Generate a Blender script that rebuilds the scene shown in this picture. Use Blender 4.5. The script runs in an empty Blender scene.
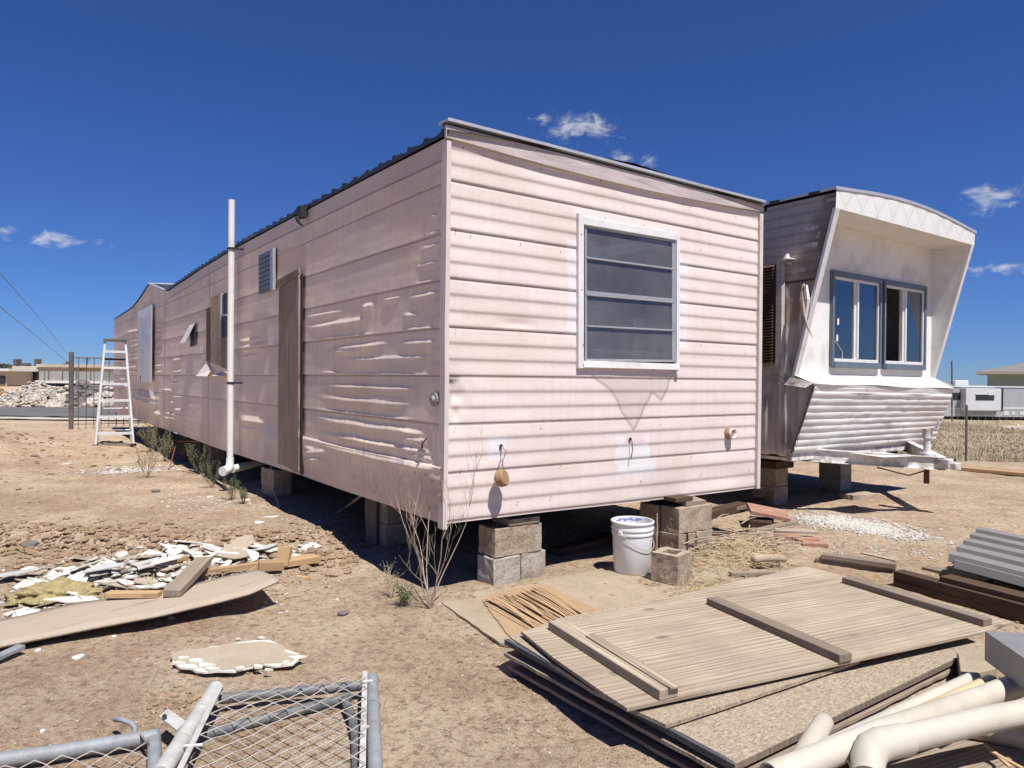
import bpy, bmesh, math, random
import numpy as np
from mathutils import Vector, Matrix, noise as mnoise
random.seed(7)
rng = np.random.default_rng(11)
scene = bpy.context.scene
COL = scene.collection
# ------------------------------------------------------------------ camera model (also used to measure the place)
FPX = 712.0; CAMH = 1.38
PITCH = math.atan(4/712); ROLL = 0.0099
fw = Vector((0, math.cos(PITCH), -math.sin(PITCH)))
_rt = Vector((1, 0, 0)); _up = _rt.cross(fw)
RV_ = _rt*math.cos(ROLL) + _up*math.sin(ROLL)
UV_ = _up*math.cos(ROLL) - _rt*math.sin(ROLL)
CAMP = Vector((0, 0, CAMH))
def ray(px, py): return fw + RV_*((px-512)/FPX) - UV_*((py-384)/FPX)
def G(px, py, z=0.0):
    d = ray(px, py); return CAMP + d*((z-CAMH)/d.z)
def D(px, py, dep):                      # point at a given distance ahead
    return CAMP + ray(px, py)*dep
ANG = math.atan2(.5812, .8137)
U = Vector((math.cos(ANG), math.sin(ANG), 0)); V = Vector((-math.sin(ANG), math.cos(ANG), 0))
C0 = Vector((-0.4233, 4.462, 0))
def loc(a, s, z): return C0 + U*a + V*s + Vector((0, 0, z))
def onplane(px, py, o, n):
    d = ray(px, py); return CAMP + d*((o-CAMP).dot(n)/d.dot(n))
def FL(px, py, s=0.0):                    # front plane -> (a, z)
    w = onplane(px, py, C0+V*s, V) - C0; return w.dot(U), w.z
def SL(px, py, a=0.0):                    # side plane -> (t, z)
    w = onplane(px, py, C0+U*a, U) - C0; return w.dot(V), w.z

# ------------------------------------------------------------------ mesh builder
class MB:
    def __init__(s): s.v = []; s.f = []
    def add(s, vs, fs):
        o = len(s.v); s.v += [tuple(x) for x in vs]; s.f += [tuple(i+o for i in f) for f in fs]; return s
    def box(s, c, size, M=None):
        x, y, z = size[0]/2, size[1]/2, size[2]/2
        vs = [Vector((i*x, j*y, k*z)) for i in (-1, 1) for j in (-1, 1) for k in (-1, 1)]
        if M: vs = [M @ p for p in vs]
        c = Vector(c)
        return s.add([p+c for p in vs], [(0,1,3,2),(4,6,7,5),(0,4,5,1),(2,3,7,6),(0,2,6,4),(1,5,7,3)])
    def bx(s, x0, x1, y0, y1, z0, z1):
        return s.box(((x0+x1)/2, (y0+y1)/2, (z0+z1)/2), (abs(x1-x0), abs(y1-y0), abs(z1-z0)))
    def tube(s, pts, r, n=10, cap=True):
        pts = [Vector(p) for p in pts]; m = len(pts)
        rs = list(r) if hasattr(r, '__len__') else [r]*m
        prev = None; vs = []; fs = []
        for i, p in enumerate(pts):
            t = (pts[min(i+1, m-1)]-pts[max(i-1, 0)]).normalized()
            if prev is None:
                h = Vector((0, 0, 1)) if abs(t.z) < .9 else Vector((1, 0, 0)); a = t.cross(h).normalized()
            else:
                a = prev - t*prev.dot(t)
                a = a.normalized() if a.length > 1e-6 else t.orthogonal().normalized()
            prev = a; b = t.cross(a)
            for k in range(n):
                an = 2*math.pi*k/n; vs.append(p+(a*math.cos(an)+b*math.sin(an))*rs[i])
        for i in range(m-1):
            for k in range(n):
                k2 = (k+1) % n; fs.append((i*n+k, i*n+k2, (i+1)*n+k2, (i+1)*n+k))
        if cap: fs.append(tuple(range(n-1, -1, -1))); fs.append(tuple((m-1)*n+k for k in range(n)))
        return s.add(vs, fs)
    def hollow(s, pts, ro, ri, n=20):       # open pipe with wall thickness
        a = MB().tube(pts, ro, n, False); b = MB().tube(pts, ri, n, False)
        m = len(pts); o = len(a.v)
        s.add(a.v+b.v, a.f+[tuple(reversed([i+o for i in f])) for f in b.f]
              + [(k, o+k, o+(k+1) % n, (k+1) % n) for k in range(n)]
              + [((m-1)*n+k, (m-1)*n+(k+1) % n, o+(m-1)*n+(k+1) % n, o+(m-1)*n+k) for k in range(n)])
        return s
    def lathe(s, prof, c, n=32):
        c = Vector(c); vs = []; fs = []
        for r, z in prof:
            for k in range(n):
                a = 2*math.pi*k/n; vs.append(c+Vector((r*math.cos(a), r*math.sin(a), z)))
        for i in range(len(prof)-1):
            for k in range(n):
                k2 = (k+1) % n; fs.append((i*n+k, i*n+k2, (i+1)*n+k2, (i+1)*n+k))
        return s.add(vs, fs)
    def slab(s, top, th, dirv=Vector((0, 0, -1))):
        top = [Vector(p) for p in top]; n = len(top)
        if len(top) > 2:
            nn = sum(((top[i]-top[0]).cross(top[(i+1) % n]-top[0]) for i in range(1, n)), Vector())
            if nn.dot(dirv) > 0: top.reverse()
        bot = [p+dirv*th for p in top]
        return s.add(top+bot, [tuple(range(n)), tuple(range(2*n-1, n-1, -1))]+[(i, i+n, (i+1) % n+n, (i+1) % n) for i in range(n)])
    def ico(s, c, r, jag=.25, sub=1, sq=1.0, R=None):
        R = R or random
        key = sub
        if key not in _ICO:
            bm = bmesh.new(); bmesh.ops.create_icosphere(bm, subdivisions=sub, radius=1)
            _ICO[key] = ([v.co.copy() for v in bm.verts], [tuple(v.index for v in f.verts) for f in bm.faces]); bm.free()
        vs, fs = _ICO[key]
        ax = Vector((R.uniform(.7, 1.3), R.uniform(.7, 1.3), R.uniform(.6, 1)*sq)); q = Matrix.Rotation(R.uniform(0, 6.3), 3, 'Z')
        c = Vector(c)
        return s.add([c+q @ Vector((p.x*ax.x, p.y*ax.y, p.z*ax.z))*(r*(1+R.uniform(-jag, jag))) for p in vs], fs)
    def build(s, name, mat, parent=None, frame=None, smooth=False, bevel=0, col=COL):
        me = bpy.data.meshes.new(name)
        vs = s.v
        if frame is not None:
            inv = frame.inverted(); vs = [inv @ Vector(p) for p in vs]
        me.from_pydata([tuple(p) for p in vs], [], s.f)
        if smooth: me.polygons.foreach_set('use_smooth', [True]*len(me.polygons))
        me.materials.append(mat); me.update()
        o = bpy.data.objects.new(name, me); COL.objects.link(o)
        if parent: o.parent = parent
        if frame is not None: o.matrix_world = frame if not parent else frame; 
        if frame is not None and parent:
            o.matrix_parent_inverse = Matrix.Identity(4); o.matrix_basis = PARM[parent.name].inverted() @ frame
        elif frame is not None: o.matrix_basis = frame
        elif parent and parent.name in WORLDP: o.matrix_parent_inverse = PARM[parent.name].inverted()
        if smooth:
            m = o.modifiers.new('es', 'EDGE_SPLIT'); m.split_angle = math.radians(38)
        if bevel:
            b = o.modifiers.new('bv', 'BEVEL'); b.width = bevel; b.segments = 2; b.limit_method = 'ANGLE'; b.angle_limit = math.radians(50)
        return o
_ICO = {}
PARM = {}
WORLDP = set()
def empty(name, p=(0, 0, 0), rz=0.0):
    o = bpy.data.objects.new(name, None); COL.objects.link(o); o.location = p; o.rotation_euler = (0, 0, rz)
    o.empty_display_size = .1
    PARM[o.name] = Matrix.Translation(Vector(p)) @ Matrix.Rotation(rz, 4, 'Z'); return o
def tag(o, label=None, cat=None, group=None, kind=None):
    if label: o['label'] = label
    if cat: o['category'] = cat
    if group: o['group'] = group
    if kind: o['kind'] = kind
    return o
def frame_of(p0, xdir, up=Vector((0, 0, 1))):
    x = Vector(xdir).normalized(); y = Vector(up).cross(x).normalized(); z = x.cross(y)
    M = Matrix((x, y, z)).transposed().to_4x4(); M.translation = Vector(p0); return M
def beam_obj(name, p0, p1, w, h, mat, parent=None, bevel=.002, roll=0.0, up=Vector((0, 0, 1)), warp=0.0):
    """timber between two points (centre line of its bottom), w wide and h high"""
    p0 = Vector(p0); p1 = Vector(p1); L = (p1-p0).length
    F = frame_of(p0, p1-p0, up)
    if roll: F = F @ Matrix.Rotation(roll, 4, 'X')
    n = 2 if not warp else 12; vs = []; fs = []
    for i in range(n):
        q = i/(n-1); dz = warp*math.sin(q*math.pi)
        for y, z in ((-w/2, 0), (w/2, 0), (w/2, h), (-w/2, h)): vs.append(F @ Vector((q*L, y, z+dz)))
    for i in range(n-1):
        for k in range(4): fs.append((i*4+k, (i+1)*4+k, (i+1)*4+(k+1) % 4, i*4+(k+1) % 4))
    fs += [(0, 1, 2, 3), tuple((n-1)*4+k for k in (3, 2, 1, 0))]
    mb = MB().add(vs, fs)
    return mb.build(name, mat, parent, F, bevel=bevel)
def slab_obj(name, top, th, mat, grain, parent=None, bevel=0, jag=0.0, seed=0):
    """board with the given top outline (world points), th thick, grain along the given direction"""
    top = [Vector(p) for p in top]
    if jag:
        R = random.Random(seed); out = []
        for i in range(len(top)):
            a, b = top[i], top[(i+1) % len(top)]; n = max(2, int((b-a).length/.06)); d = (b-a).normalized().cross(Vector((0, 0, 1)))
            for k in range(n):
                q = a.lerp(b, k/n); out.append(q + (d*R.uniform(-jag, jag) if k else Vector()))
        top = out
    c = sum(top, Vector())/len(top)
    F = frame_of(c, grain)
    return MB().slab(top, th).build(name, mat, parent, F, bevel=bevel)

# ------------------------------------------------------------------ noise for terrain
def _lat(seed): return np.random.default_rng(seed).random((256, 256))
_L = [_lat(i) for i in range(5)]
def vnoise(x, y, k=0):
    xi = np.floor(x).astype(int); yi = np.floor(y).astype(int); fx = x-xi; fy = y-yi
    fx = fx*fx*(3-2*fx); fy = fy*fy*(3-2*fy); L = _L[k % 5]
    a = L[xi & 255, yi & 255]; b = L[(xi+1) & 255, yi & 255]; c = L[xi & 255, (yi+1) & 255]; d = L[(xi+1) & 255, (yi+1) & 255]
    return (a*(1-fx)+b*fx)*(1-fy)+(c*(1-fx)+d*fx)*fy-.5
def sstep(x): x = np.clip(x, 0, 1); return x*x*(3-2*x)
def terrain(x, y):
    x = np.asarray(x, float); y = np.asarray(y, float)
    r = np.hypot(x, y)
    z = .03*vnoise(x*.9, y*.9, 0)+.018*vnoise(x*3.1, y*3.1, 1)+.009*vnoise(x*9, y*9, 2)+.006*vnoise(x*24, y*24, 3)
    # spoil bank on the left: the ground beyond it is higher
    yb = 5.35 - .10*(x+1.7) + .25*vnoise(x*1.7, y*.3+4, 4)
    bank = sstep((y-yb)/.42)*sstep((-1.15-x)/.5)
    fade = 1-sstep((y-7.5)/4)
    rough = np.exp(-((y-yb-.12)/.33)**2)*sstep((-1.2-x)/.4)
    z += bank*fade*.085 + rough*(.07*vnoise(x*7, y*7, 2)+.05*vnoise(x*17, y*17, 3)+.02)
    # reddish mound at the far left
    z += .50*np.exp(-(((x+9.6)/1.9)**2+((y-11.5)/2.2)**2))*(1+.5*vnoise(x*2.2, y*2.2, 1)+.25*vnoise(x*6, y*6, 2))
    # ground under debris pile
    z += .10*np.exp(-(((x+2.35)/.75)**2+((y-4.75)/.22)**2))
    # falling away to the right
    z -= 1.6*sstep((x-8.5)/30)
    z += .04*vnoise(x*.25, y*.25, 4)*sstep((r-8)/10)
    return z
def TZ(x, y): return float(terrain(np.array([x]), np.array([y]))[0])
def GT(px, py, dz=0.0):                   # point on the terrain seen at a pixel
    z = 0.0
    for _ in range(12):
        p = G(px, py, z+dz); z = .5*z+.5*TZ(p.x, p.y)
    return Vector((p.x, p.y, z+dz))

# ------------------------------------------------------------------ materials
class NT:
    def __init__(s, name):
        m = bpy.data.materials.new(name); m.use_nodes = True; s.m = m; s.t = m.node_tree; s.n = s.t.nodes
        s.b = s.n['Principled BSDF']; s.l = s.t.links
    def new(s, typ, **kw):
        n = s.n.new(typ)
        for k, v in kw.items():
            if k[0] == '_': n.inputs[k[1:].replace('_', ' ')].default_value = v
            else: setattr(n, k, v)
        return n
    def link(s, a, b): s.l.new(a, b)
    def coord(s, scale=(1, 1, 1), out='Object', rot=(0, 0, 0), rnd=False):
        tc = s.new('ShaderNodeTexCoord'); mp = s.new('ShaderNodeMapping'); mp.inputs['Scale'].default_value = scale
        mp.inputs['Rotation'].default_value = rot
        s.link(tc.outputs[out], mp.inputs['Vector'])
        if rnd:
            oi = s.new('ShaderNodeObjectInfo'); mu = s.new('ShaderNodeMath', operation='MULTIPLY'); mu.inputs[1].default_value = 37.0
            s.link(oi.outputs['Random'], mu.inputs[0]); s.link(mu.outputs[0], mp.inputs['Location'])
        return mp.outputs[0]
    def noise(s, vec, scale, detail=6, rough=.6, dist=0):
        n = s.new('ShaderNodeTexNoise'); n.inputs['Scale'].default_value = scale; n.inputs['Detail'].default_value = detail
        n.inputs['Roughness'].default_value = rough; n.inputs['Distortion'].default_value = dist; s.link(vec, n.inputs['Vector']); return n.outputs['Fac']
    def voro(s, vec, scale, feature='F1', out='Distance'):
        n = s.new('ShaderNodeTexVoronoi', feature=feature); n.inputs['Scale'].default_value = scale; s.link(vec, n.inputs['Vector']); return n.outputs[out]
    def ramp(s, fac, stops, interp='LINEAR'):
        r = s.new('ShaderNodeValToRGB'); r.color_ramp.interpolation = interp; e = r.color_ramp.elements
        while len(e) < len(stops): e.new(.5)
        for i, (p, c) in enumerate(stops):
            e[i].position = p; e[i].color = (c if len(c) == 4 else tuple(c)+(1,)) if hasattr(c, '__len__') else (c, c, c, 1)
        s.link(fac, r.inputs['Fac']); return r.outputs['Color']
    def mix(s, fac, a, b, mode='MIX'):
        n = s.new('ShaderNodeMix', data_type='RGBA', blend_type=mode)
        for i, x in ((0, fac), (6, a), (7, b)):
            if hasattr(x, 'links'): s.link(x, n.inputs[i])
            elif i == 0: n.inputs[0].default_value = x
            else: n.inputs[i].default_value = tuple(x)+(1,) if len(x) == 3 else x
        return n.outputs[2]
    def math(s, op, a, b=None):
        n = s.new('ShaderNodeMath', operation=op)
        for i, x in enumerate((a, b)):
            if x is None: continue
            if hasattr(x, 'links'): s.link(x, n.inputs[i])
            else: n.inputs[i].default_value = x
        return n.outputs[0]
    def bump(s, h, strength=.5, dist=.01, prev=None):
        n = s.new('ShaderNodeBump'); n.inputs['Strength'].default_value = strength; n.inputs['Distance'].default_value = dist
        s.link(h, n.inputs['Height'])
        if prev is not None: s.link(prev, n.inputs['Normal'])
        return n.outputs[0]
    def out(s, col=None, rough=None, nor=None, metal=0.0, spec=None):
        b = s.b
        if col is not None:
            if hasattr(col, 'links'): s.link(col, b.inputs['Base Color'])
            else: b.inputs['Base Color'].default_value = tuple(col)+(1,)
        if rough is not None:
            if hasattr(rough, 'links'): s.link(rough, b.inputs['Roughness'])
            else: b.inputs['Roughness'].default_value = rough
        if nor is not None: s.link(nor, b.inputs['Normal'])
        b.inputs['Metallic'].default_value = metal
        if spec is not None: b.inputs['Specular IOR Level'].default_value = spec
        return s.m

def m_plain(name, c, rough=.6, var=.25, scale=6, bump=.25, bd=.004, metal=0.0, dirt=None, dirt_amt=.45, fine=90, spec=.3, stretch=(1, 1, 1), grain=0.0, gs=130):
    t = NT(name); v = t.coord(stretch, rnd=True)
    n = t.noise(v, scale, 7, .65)
    c = Vector(c); lo = c*(1-var); hi = c*(1+var*.6)
    col = t.ramp(n, [(.3, lo), (.7, [min(x, .95) for x in hi])])
    if dirt is not None:
        n2 = t.noise(v, scale*.6, 8, .75, .6); f = t.ramp(n2, [(1-dirt_amt-.12, 0.0), (1-dirt_amt+.12, 1.0)])
        col = t.mix(f, col, dirt)
    if grain:
        gn = t.noise(v, gs, 4, .75); gf = t.ramp(gn, [(.30, 1-grain), (.5, 1.0), (.72, 1+grain*.5)]); col = t.mix(1.0, col, gf, 'MULTIPLY')
    n3 = t.noise(v, fine, 3, .6)
    return t.out(col, rough, t.bump(n3, bump, bd), metal, spec)
def m_wood(name, c1, c2, scale=1.0, rough=.8, knots=True, spec=.15, bump=.5, end=None, var=.25, fine=1.0, rings=.55):
    """grain along local x"""
    t = NT(name)
    v = t.coord((1.1*scale, 9*scale, 9*scale), rnd=True); vf = t.coord((3*scale, 120*scale*fine, 120*scale*fine), rnd=True)
    d = t.noise(v, 1.0, 3, .5, 1.2)
    w = t.new('ShaderNodeTexWave', wave_type='BANDS', bands_direction='Y', wave_profile='SAW'); w.inputs['Scale'].default_value = 1.9
    w.inputs['Distortion'].default_value = 14.0; w.inputs['Detail'].default_value = 3.0; w.inputs['Detail Scale'].default_value = .45
    t.link(v, w.inputs['Vector'])
    f = t.noise(vf, 1.0, 5, .7)
    gate = t.ramp(t.noise(t.coord((1.3, 3.2, 3.2), rnd=True), 1.6, 4, .6), [(.36, .12), (.62, 1.0)])
    a = t.math('ADD', t.math('MULTIPLY', t.math('MULTIPLY', t.math('SUBTRACT', w.outputs['Fac'], .5), gate), rings*.9), t.math('ADD', t.math('MULTIPLY', f, .75), rings*.25))
    a = t.math('ADD', a, t.math('MULTIPLY', d, .35))
    col = t.ramp(a, [(.38, c2), (.95, c1)])
    vs = t.coord((1, 1, 1), rnd=True); big = t.noise(vs, 2.3, 4, .6)
    col = t.mix(t.ramp(big, [(.35, 0.0), (.75, var*1.6)]), col, Vector(c2)*.8)
    ck = t.noise(t.coord((.9*scale, 34*scale, 34*scale), rnd=True), 1.0, 4, .6, .4); cg = t.noise(t.coord((1, 1, 1), rnd=True), 3.1, 3, .6)
    cf = t.math('MULTIPLY', t.ramp(ck, [(.60, 0.0), (.68, .75)]), t.ramp(cg, [(.40, 0.0), (.58, 1.0)])); col = t.mix(cf, col, Vector(c2)*.40)
    if knots:
        k = t.voro(t.coord((4.2, 7.5, 7.5), rnd=True), .62); kf = t.ramp(k, [(.07, 1.0), (.16, 0.0)])
        col = t.mix(t.math('MULTIPLY', kf, .7), col, Vector(c2)*.45)
    oi = t.new('ShaderNodeObjectInfo'); rv = t.math('ADD', t.math('MULTIPLY', oi.outputs['Random'], .35), .82)
    h = t.new('ShaderNodeHueSaturation'); t.link(rv, h.inputs['Value']); t.link(col, h.inputs['Color'])
    return t.out(h.outputs[0], rough, t.bump(a, bump, .004), 0, spec)
def m_vcol(name, rough=.5, bump=.25, spec=.35, stretch=(1, 1, 14), var=.1, scale=3):
    t = NT(name); at = t.new('ShaderNodeAttribute'); at.attribute_name = 'paint'
    v = t.coord(stretch); n = t.noise(v, scale, 6, .7); f = t.noise(t.coord((1, 1, 1)), 60, 3, .6)
    blotch = t.noise(t.coord((1, 1, 1)), 1.6, 8, .72)
    m = t.math('ADD', t.math('MULTIPLY', n, var), t.math('MULTIPLY', blotch, var*1.2)); m = t.math('ADD', m, 1-var*1.1)
    col = t.mix(1.0, at.outputs['Color'], m, 'MULTIPLY')
    sp = t.voro(t.coord((1, 1, 1)), 26); spf = t.ramp(sp, [(.02, .65), (.05, 0.0)])
    gate = t.ramp(t.noise(t.coord((1, 1, 1)), 2.1, 3, .5), [(.55, 0.0), (.62, 1.0)])
    col = t.mix(t.math('MULTIPLY', spf, gate), col, (.16, .12, .1))
    nn = t.bump(f, bump, .002, t.bump(blotch, .35, .02))
    return t.out(col, rough, nn, 0, spec)
def m_leaf(name, c1, c2):
    t = NT(name); n = t.noise(t.coord(), 30, 3, .6)
    return t.out(t.ramp(n, [(.35, c1), (.65, c2)]), .7, None, 0, .2)

M = {}
M['pink'] = m_vcol('pink_siding_paint', .55, .22)
M['white_v'] = m_vcol('weathered_white_siding_paint', .55, .4, var=.16)
M['bare_v'] = m_vcol('weathered_bare_siding', .6, .4, stretch=(12, 12, 1), var=.45, scale=2)
M['pinktrim'] = m_plain('pink_trim_paint', (.62, .54, .49), .5, .12, 5, .2, dirt=(.35, .27, .23), dirt_amt=.3)
M['fascia'] = m_plain('fascia_metal', (.52, .46, .43), .5, .2, 4, .25, dirt=(.27, .23, .21), dirt_amt=.4, stretch=(.6, .6, 5))
M['roofdark'] = m_plain('dark_roof_metal', (.06, .06, .065), .45, .3, 5, .2, metal=.3)
M['roofwhite'] = m_plain('galvanised_roof_metal', (.62, .62, .62), .4, .15, 4, .2, metal=.5)
M['white'] = m_plain('white_paint', (.68, .67, .65), .5, .1, 8, .2, dirt=(.42, .40, .37), dirt_amt=.32)
M['whiteold'] = m_plain('old_white_paint', (.74, .73, .70), .55, .12, 5, .3, dirt=(.38, .35, .31), dirt_amt=.36)
M['aluminium'] = m_plain('window_aluminium', (.42, .43, .44), .4, .12, 8, .2, metal=.4, dirt=(.3, .29, .28), dirt_amt=.35)
M['bluegrey'] = m_plain('blue_grey_trim', (.12, .15, .19), .5, .15, 8, .2, dirt=(.4, .4, .4), dirt_amt=.28)
M['chassis'] = m_plain('chassis_steel', (.035, .03, .028), .8, .4, 5, .4, dirt=(.10, .05, .03), dirt_amt=.4)
M['rust'] = m_plain('rusty_steel', (.13, .07, .045), .85, .4, 12, .5, dirt=(.06, .04, .03), dirt_amt=.45)
M['tongue'] = m_plain('white_painted_steel', (.72, .71, .68), .55, .1, 8, .4, dirt=(.20, .12, .08), dirt_amt=.43)
M['block'] = m_plain('concrete_block', (.42, .34, .255), .95, .22, 9, .9, .005, dirt=(.29, .22, .16), dirt_amt=.45, fine=120, spec=.1, grain=.75, gs=90)
M['blockgrey'] = m_plain('grey_concrete_block', (.42, .375, .32), .95, .18, 9, .9, .005, dirt=(.30, .24, .18), dirt_amt=.4, fine=120, spec=.1, grain=.7, gs=90)
M['brick'] = m_plain('red_brick', (.36, .19, .13), .92, .2, 14, .8, .004, dirt=(.42, .30, .24), dirt_amt=.42, spec=.1, grain=.4)
M['bucket'] = m_plain('bucket_plastic', (.74, .73, .71), .35, .04, 6, .08, dirt=(.62, .61, .58), dirt_amt=.3, spec=.5)
M['bucketblue'] = m_plain('bucket_inside_stain', (.22, .26, .55), .5, .1, 6, .1)
M['pvc'] = m_plain('pvc_white', (.52, .485, .40), .4, .08, 4, .1, dirt=(.38, .33, .25), dirt_amt=.40, spec=.5)
M['pvcpole'] = m_plain('pvc_pole_white', (.70, .69, .65), .45, .05, 4, .1, dirt=(.50, .47, .42), dirt_amt=.34, spec=.4)
M['pvccream'] = m_plain('pvc_cream', (.58, .46, .28), .4, .08, 4, .1, dirt=(.50, .42, .32), dirt_amt=.35, spec=.5)
M['galv'] = m_plain('galvanised_tube', (.27, .29, .30), .62, .3, 14, .3, .003, metal=.15, dirt=(.26, .25, .24), dirt_amt=.4)
M['galvwhite'] = m_plain('whitish_galvanised_tube', (.55, .54, .50), .6, .15, 14, .3, .003, metal=.2, dirt=(.36, .33, .28), dirt_amt=.4)
M['galvshade'] = m_plain('shade_darkened_galvanised_tube', (.13, .14, .15), .6, .35, 14, .3, .003, metal=.15, dirt=(.22, .20, .17), dirt_amt=.42)  # darker copy of the galvanised tube, with shade put into its colour
M['wire'] = m_plain('galvanised_wire', (.50, .46, .40), .55, .2, 20, .1, metal=.35)
M['sheetmetal'] = m_plain('sheet_metal', (.27, .265, .26), .5, .2, 5, .15, metal=.25, dirt=(.28, .26, .24), dirt_amt=.4)
M['roofing'] = m_plain('grey_roofing_sheet', (.25, .235, .215), .55, .15, 4, .2, metal=.15, dirt=(.24, .21, .19), dirt_amt=.42)
M['drywall'] = m_plain('gypsum', (.66, .63, .56), .9, .08, 9, .6, .004, dirt=(.56, .48, .38), dirt_amt=.36, spec=.1)
M['drypaper'] = m_plain('drywall_paper', (.40, .335, .25), .9, .10, 8, .3, .003, dirt=(.33, .26, .185), dirt_amt=.40, spec=.1, grain=.25)
M['dryblue'] = m_plain('grey_blue_painted_drywall', (.46, .46, .44), .85, .10, 8, .3, .003, dirt=(.55, .50, .42), dirt_amt=.36, spec=.1)
M['insul'] = m_plain('insulation', (.36, .29, .14), .95, .3, 16, 1.0, .02, dirt=(.30, .25, .14), dirt_amt=.42, fine=45, spec=.05)
M['ply'] = m_wood('weathered_plywood', (.50, .415, .31), (.20, .15, .105), .6, knots=True, var=.30, rings=.62, bump=.7)
M['osb'] = m_plain('oriented_strand_board', (.37, .30, .22), .88, .38, 40, .6, .004, dirt=(.30, .24, .17), dirt_amt=.42, fine=60, spec=.1, stretch=(1, 1.8, 1), grain=.45, gs=80)
M['tar'] = m_plain('tarred_board_edge', (.075, .077, .08), .8, .4, 30, .6, .004, dirt=(.2, .19, .17), dirt_amt=.35)
M['board'] = m_plain('sun_bleached_board', (.36, .29, .205), .88, .16, 7, .3, .003, dirt=(.27, .21, .145), dirt_amt=.40, spec=.1, grain=.35)
M['sidingboard'] = m_wood('faded_panel_board', (.42, .35, .27), (.31, .25, .19), .8, knots=False, var=.15, rings=.3)
M['splint'] = m_wood('fresh_split_plywood', (.50, .36, .22), (.30, .19, .10), 1.2, knots=False, var=.2)
M['lumber'] = m_wood('new_lumber', (.50, .35, .19), (.33, .21, .11), .9, knots=True)
M['greylumber'] = m_wood('grey_lumber', (.34, .275, .21), (.17, .13, .095), .9, knots=True)
M['darklumber'] = m_wood('dark_lumber', (.12, .075, .05), (.05, .032, .022), .9, knots=False)
M['doorwood'] = m_wood('weathered_door_board', (.42, .33, .25), (.12, .085, .06), .9, knots=False, fine=.6, rings=.9, bump=.9)
M['twig'] = m_plain('dry_twig', (.42, .33, .24), .9, .3, 30, .2)
M['straw'] = m_plain('straw', (.50, .40, .25), .85, .35, 3, .1)
M['leafg'] = m_leaf('dusty_green_leaf', (.07, .09, .035), (.15, .16, .07))
M['leafdry'] = m_leaf('dry_olive_leaf', (.16, .14, .07), (.26, .22, .12))
M['brown_slat'] = m_plain('brown_slats', (.13, .08, .05), .7, .25, 5, .2, dirt=(.2, .15, .11), dirt_amt=.35)
M['ladder'] = m_plain('ladder_aluminium', (.66, .66, .65), .45, .12, 6, .1, metal=.15, dirt=(.5, .48, .44), dirt_amt=.35)
M['black'] = m_plain('black_plastic', (.025, .025, .027), .6, .2, 6, .2)
M['post'] = m_plain('dark_steel_post', (.11, .10, .10), .6, .3, 6, .3, dirt=(.2, .14, .1), dirt_amt=.4)
M['plugwood'] = m_wood('round_wood_plug', (.50, .33, .17), (.22, .12, .06), 4, knots=False)
M['screenbox'] = m_plain('pale_cabinet', (.72, .70, .66), .7, .2, 6, .1)
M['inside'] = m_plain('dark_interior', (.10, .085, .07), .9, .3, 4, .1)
M['tyre'] = m_plain('old_tyre_rubber', (.035, .034, .033), .9, .3, 10, .4)
M['orange'] = m_plain('orange_hose', (.28, .07, .035), .6, .2, 10, .1)
M['rv'] = m_plain('rv_white_side', (.58, .58, .59), .5, .08, 1.5, .1)
M['rvgrey'] = m_plain('rv_grey_side', (.36, .37, .39), .5, .08, 1.5, .1)
M['rvdark'] = m_plain('rv_dark_glass', (.03, .035, .04), .3, .1, 4, .05)
M['houseg'] = m_plain('grey_green_stucco', (.27, .33, .27), .9, .1, 2, .2)
M['houseroof'] = m_plain('grey_shingles', (.20, .19, .18), .9, .2, 6, .3)
M['shed'] = m_plain('tan_shed_wall', (.48, .41, .31), .9, .12, 1.5, .2)
M['shedwhite'] = m_plain('pale_shed_fascia', (.66, .65, .62), .8, .08, 1.5, .2)
M['tankgrey'] = m_plain('grey_green_tank', (.30, .32, .29), .7, .2, 1.2, .2, dirt=(.40, .36, .30), dirt_amt=.4)
M['rubble'] = m_plain('broken_concrete', (.47, .42, .35), .95, .4, 1.2, .6, .01, dirt=(.38, .33, .27), dirt_amt=.4)
M['rubbledark'] = m_plain('dark_broken_asphalt', (.16, .145, .13), .95, .3, 3, .6, .01)
M['fartree'] = m_leaf('far_tree_leaves', (.03, .045, .02), (.07, .085, .045))
def glass(name, tint, transp, gloss_rough=.03, diffuse=(.1, .1, .1), dmix=.25):
    t = NT(name); n = t.n; n.remove(t.b); o = n['Material Output']
    tr = t.new('ShaderNodeBsdfTransparent'); tr.inputs[0].default_value = tuple(tint)+(1,)
    gl = t.new('ShaderNodeBsdfGlossy'); gl.inputs['Roughness'].default_value = gloss_rough; gl.inputs[0].default_value = (.9, .92, .95, 1)
    df = t.new('ShaderNodeBsdfDiffuse'); nn = t.noise(t.coord(), 2.2, 7, .6)
    t.link(t.ramp(nn, [(.3, Vector(diffuse)*.85), (.7, Vector(diffuse)*1.2)]), df.inputs[0])
    m1 = t.new('ShaderNodeMixShader'); t.link(t.math('MULTIPLY', t.math('ADD', nn, .5), dmix), m1.inputs[0]); t.link(tr.outputs[0], m1.inputs[1]); t.link(df.outputs[0], m1.inputs[2])
    fr = t.new('ShaderNodeFresnel'); fr.inputs[0].default_value = 1.55
    m2 = t.new('ShaderNodeMixShader'); t.link(t.math('MINIMUM', t.math('ADD', fr.outputs[0], transp), .9), m2.inputs[0]); t.link(m1.outputs[0], m2.inputs[1]); t.link(gl.outputs[0], m2.inputs[2])
    t.link(m2.outputs[0], o.inputs['Surface']); return t.m
M['screen'] = glass('dusty_screened_glass', (.80, .80, .79), .03, .035, (.21, .205, .19), .42)
M['glass'] = glass('blue_reflecting_glass', (.10, .12, .15), .16, .02, (.02, .03, .045), .3)
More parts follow.
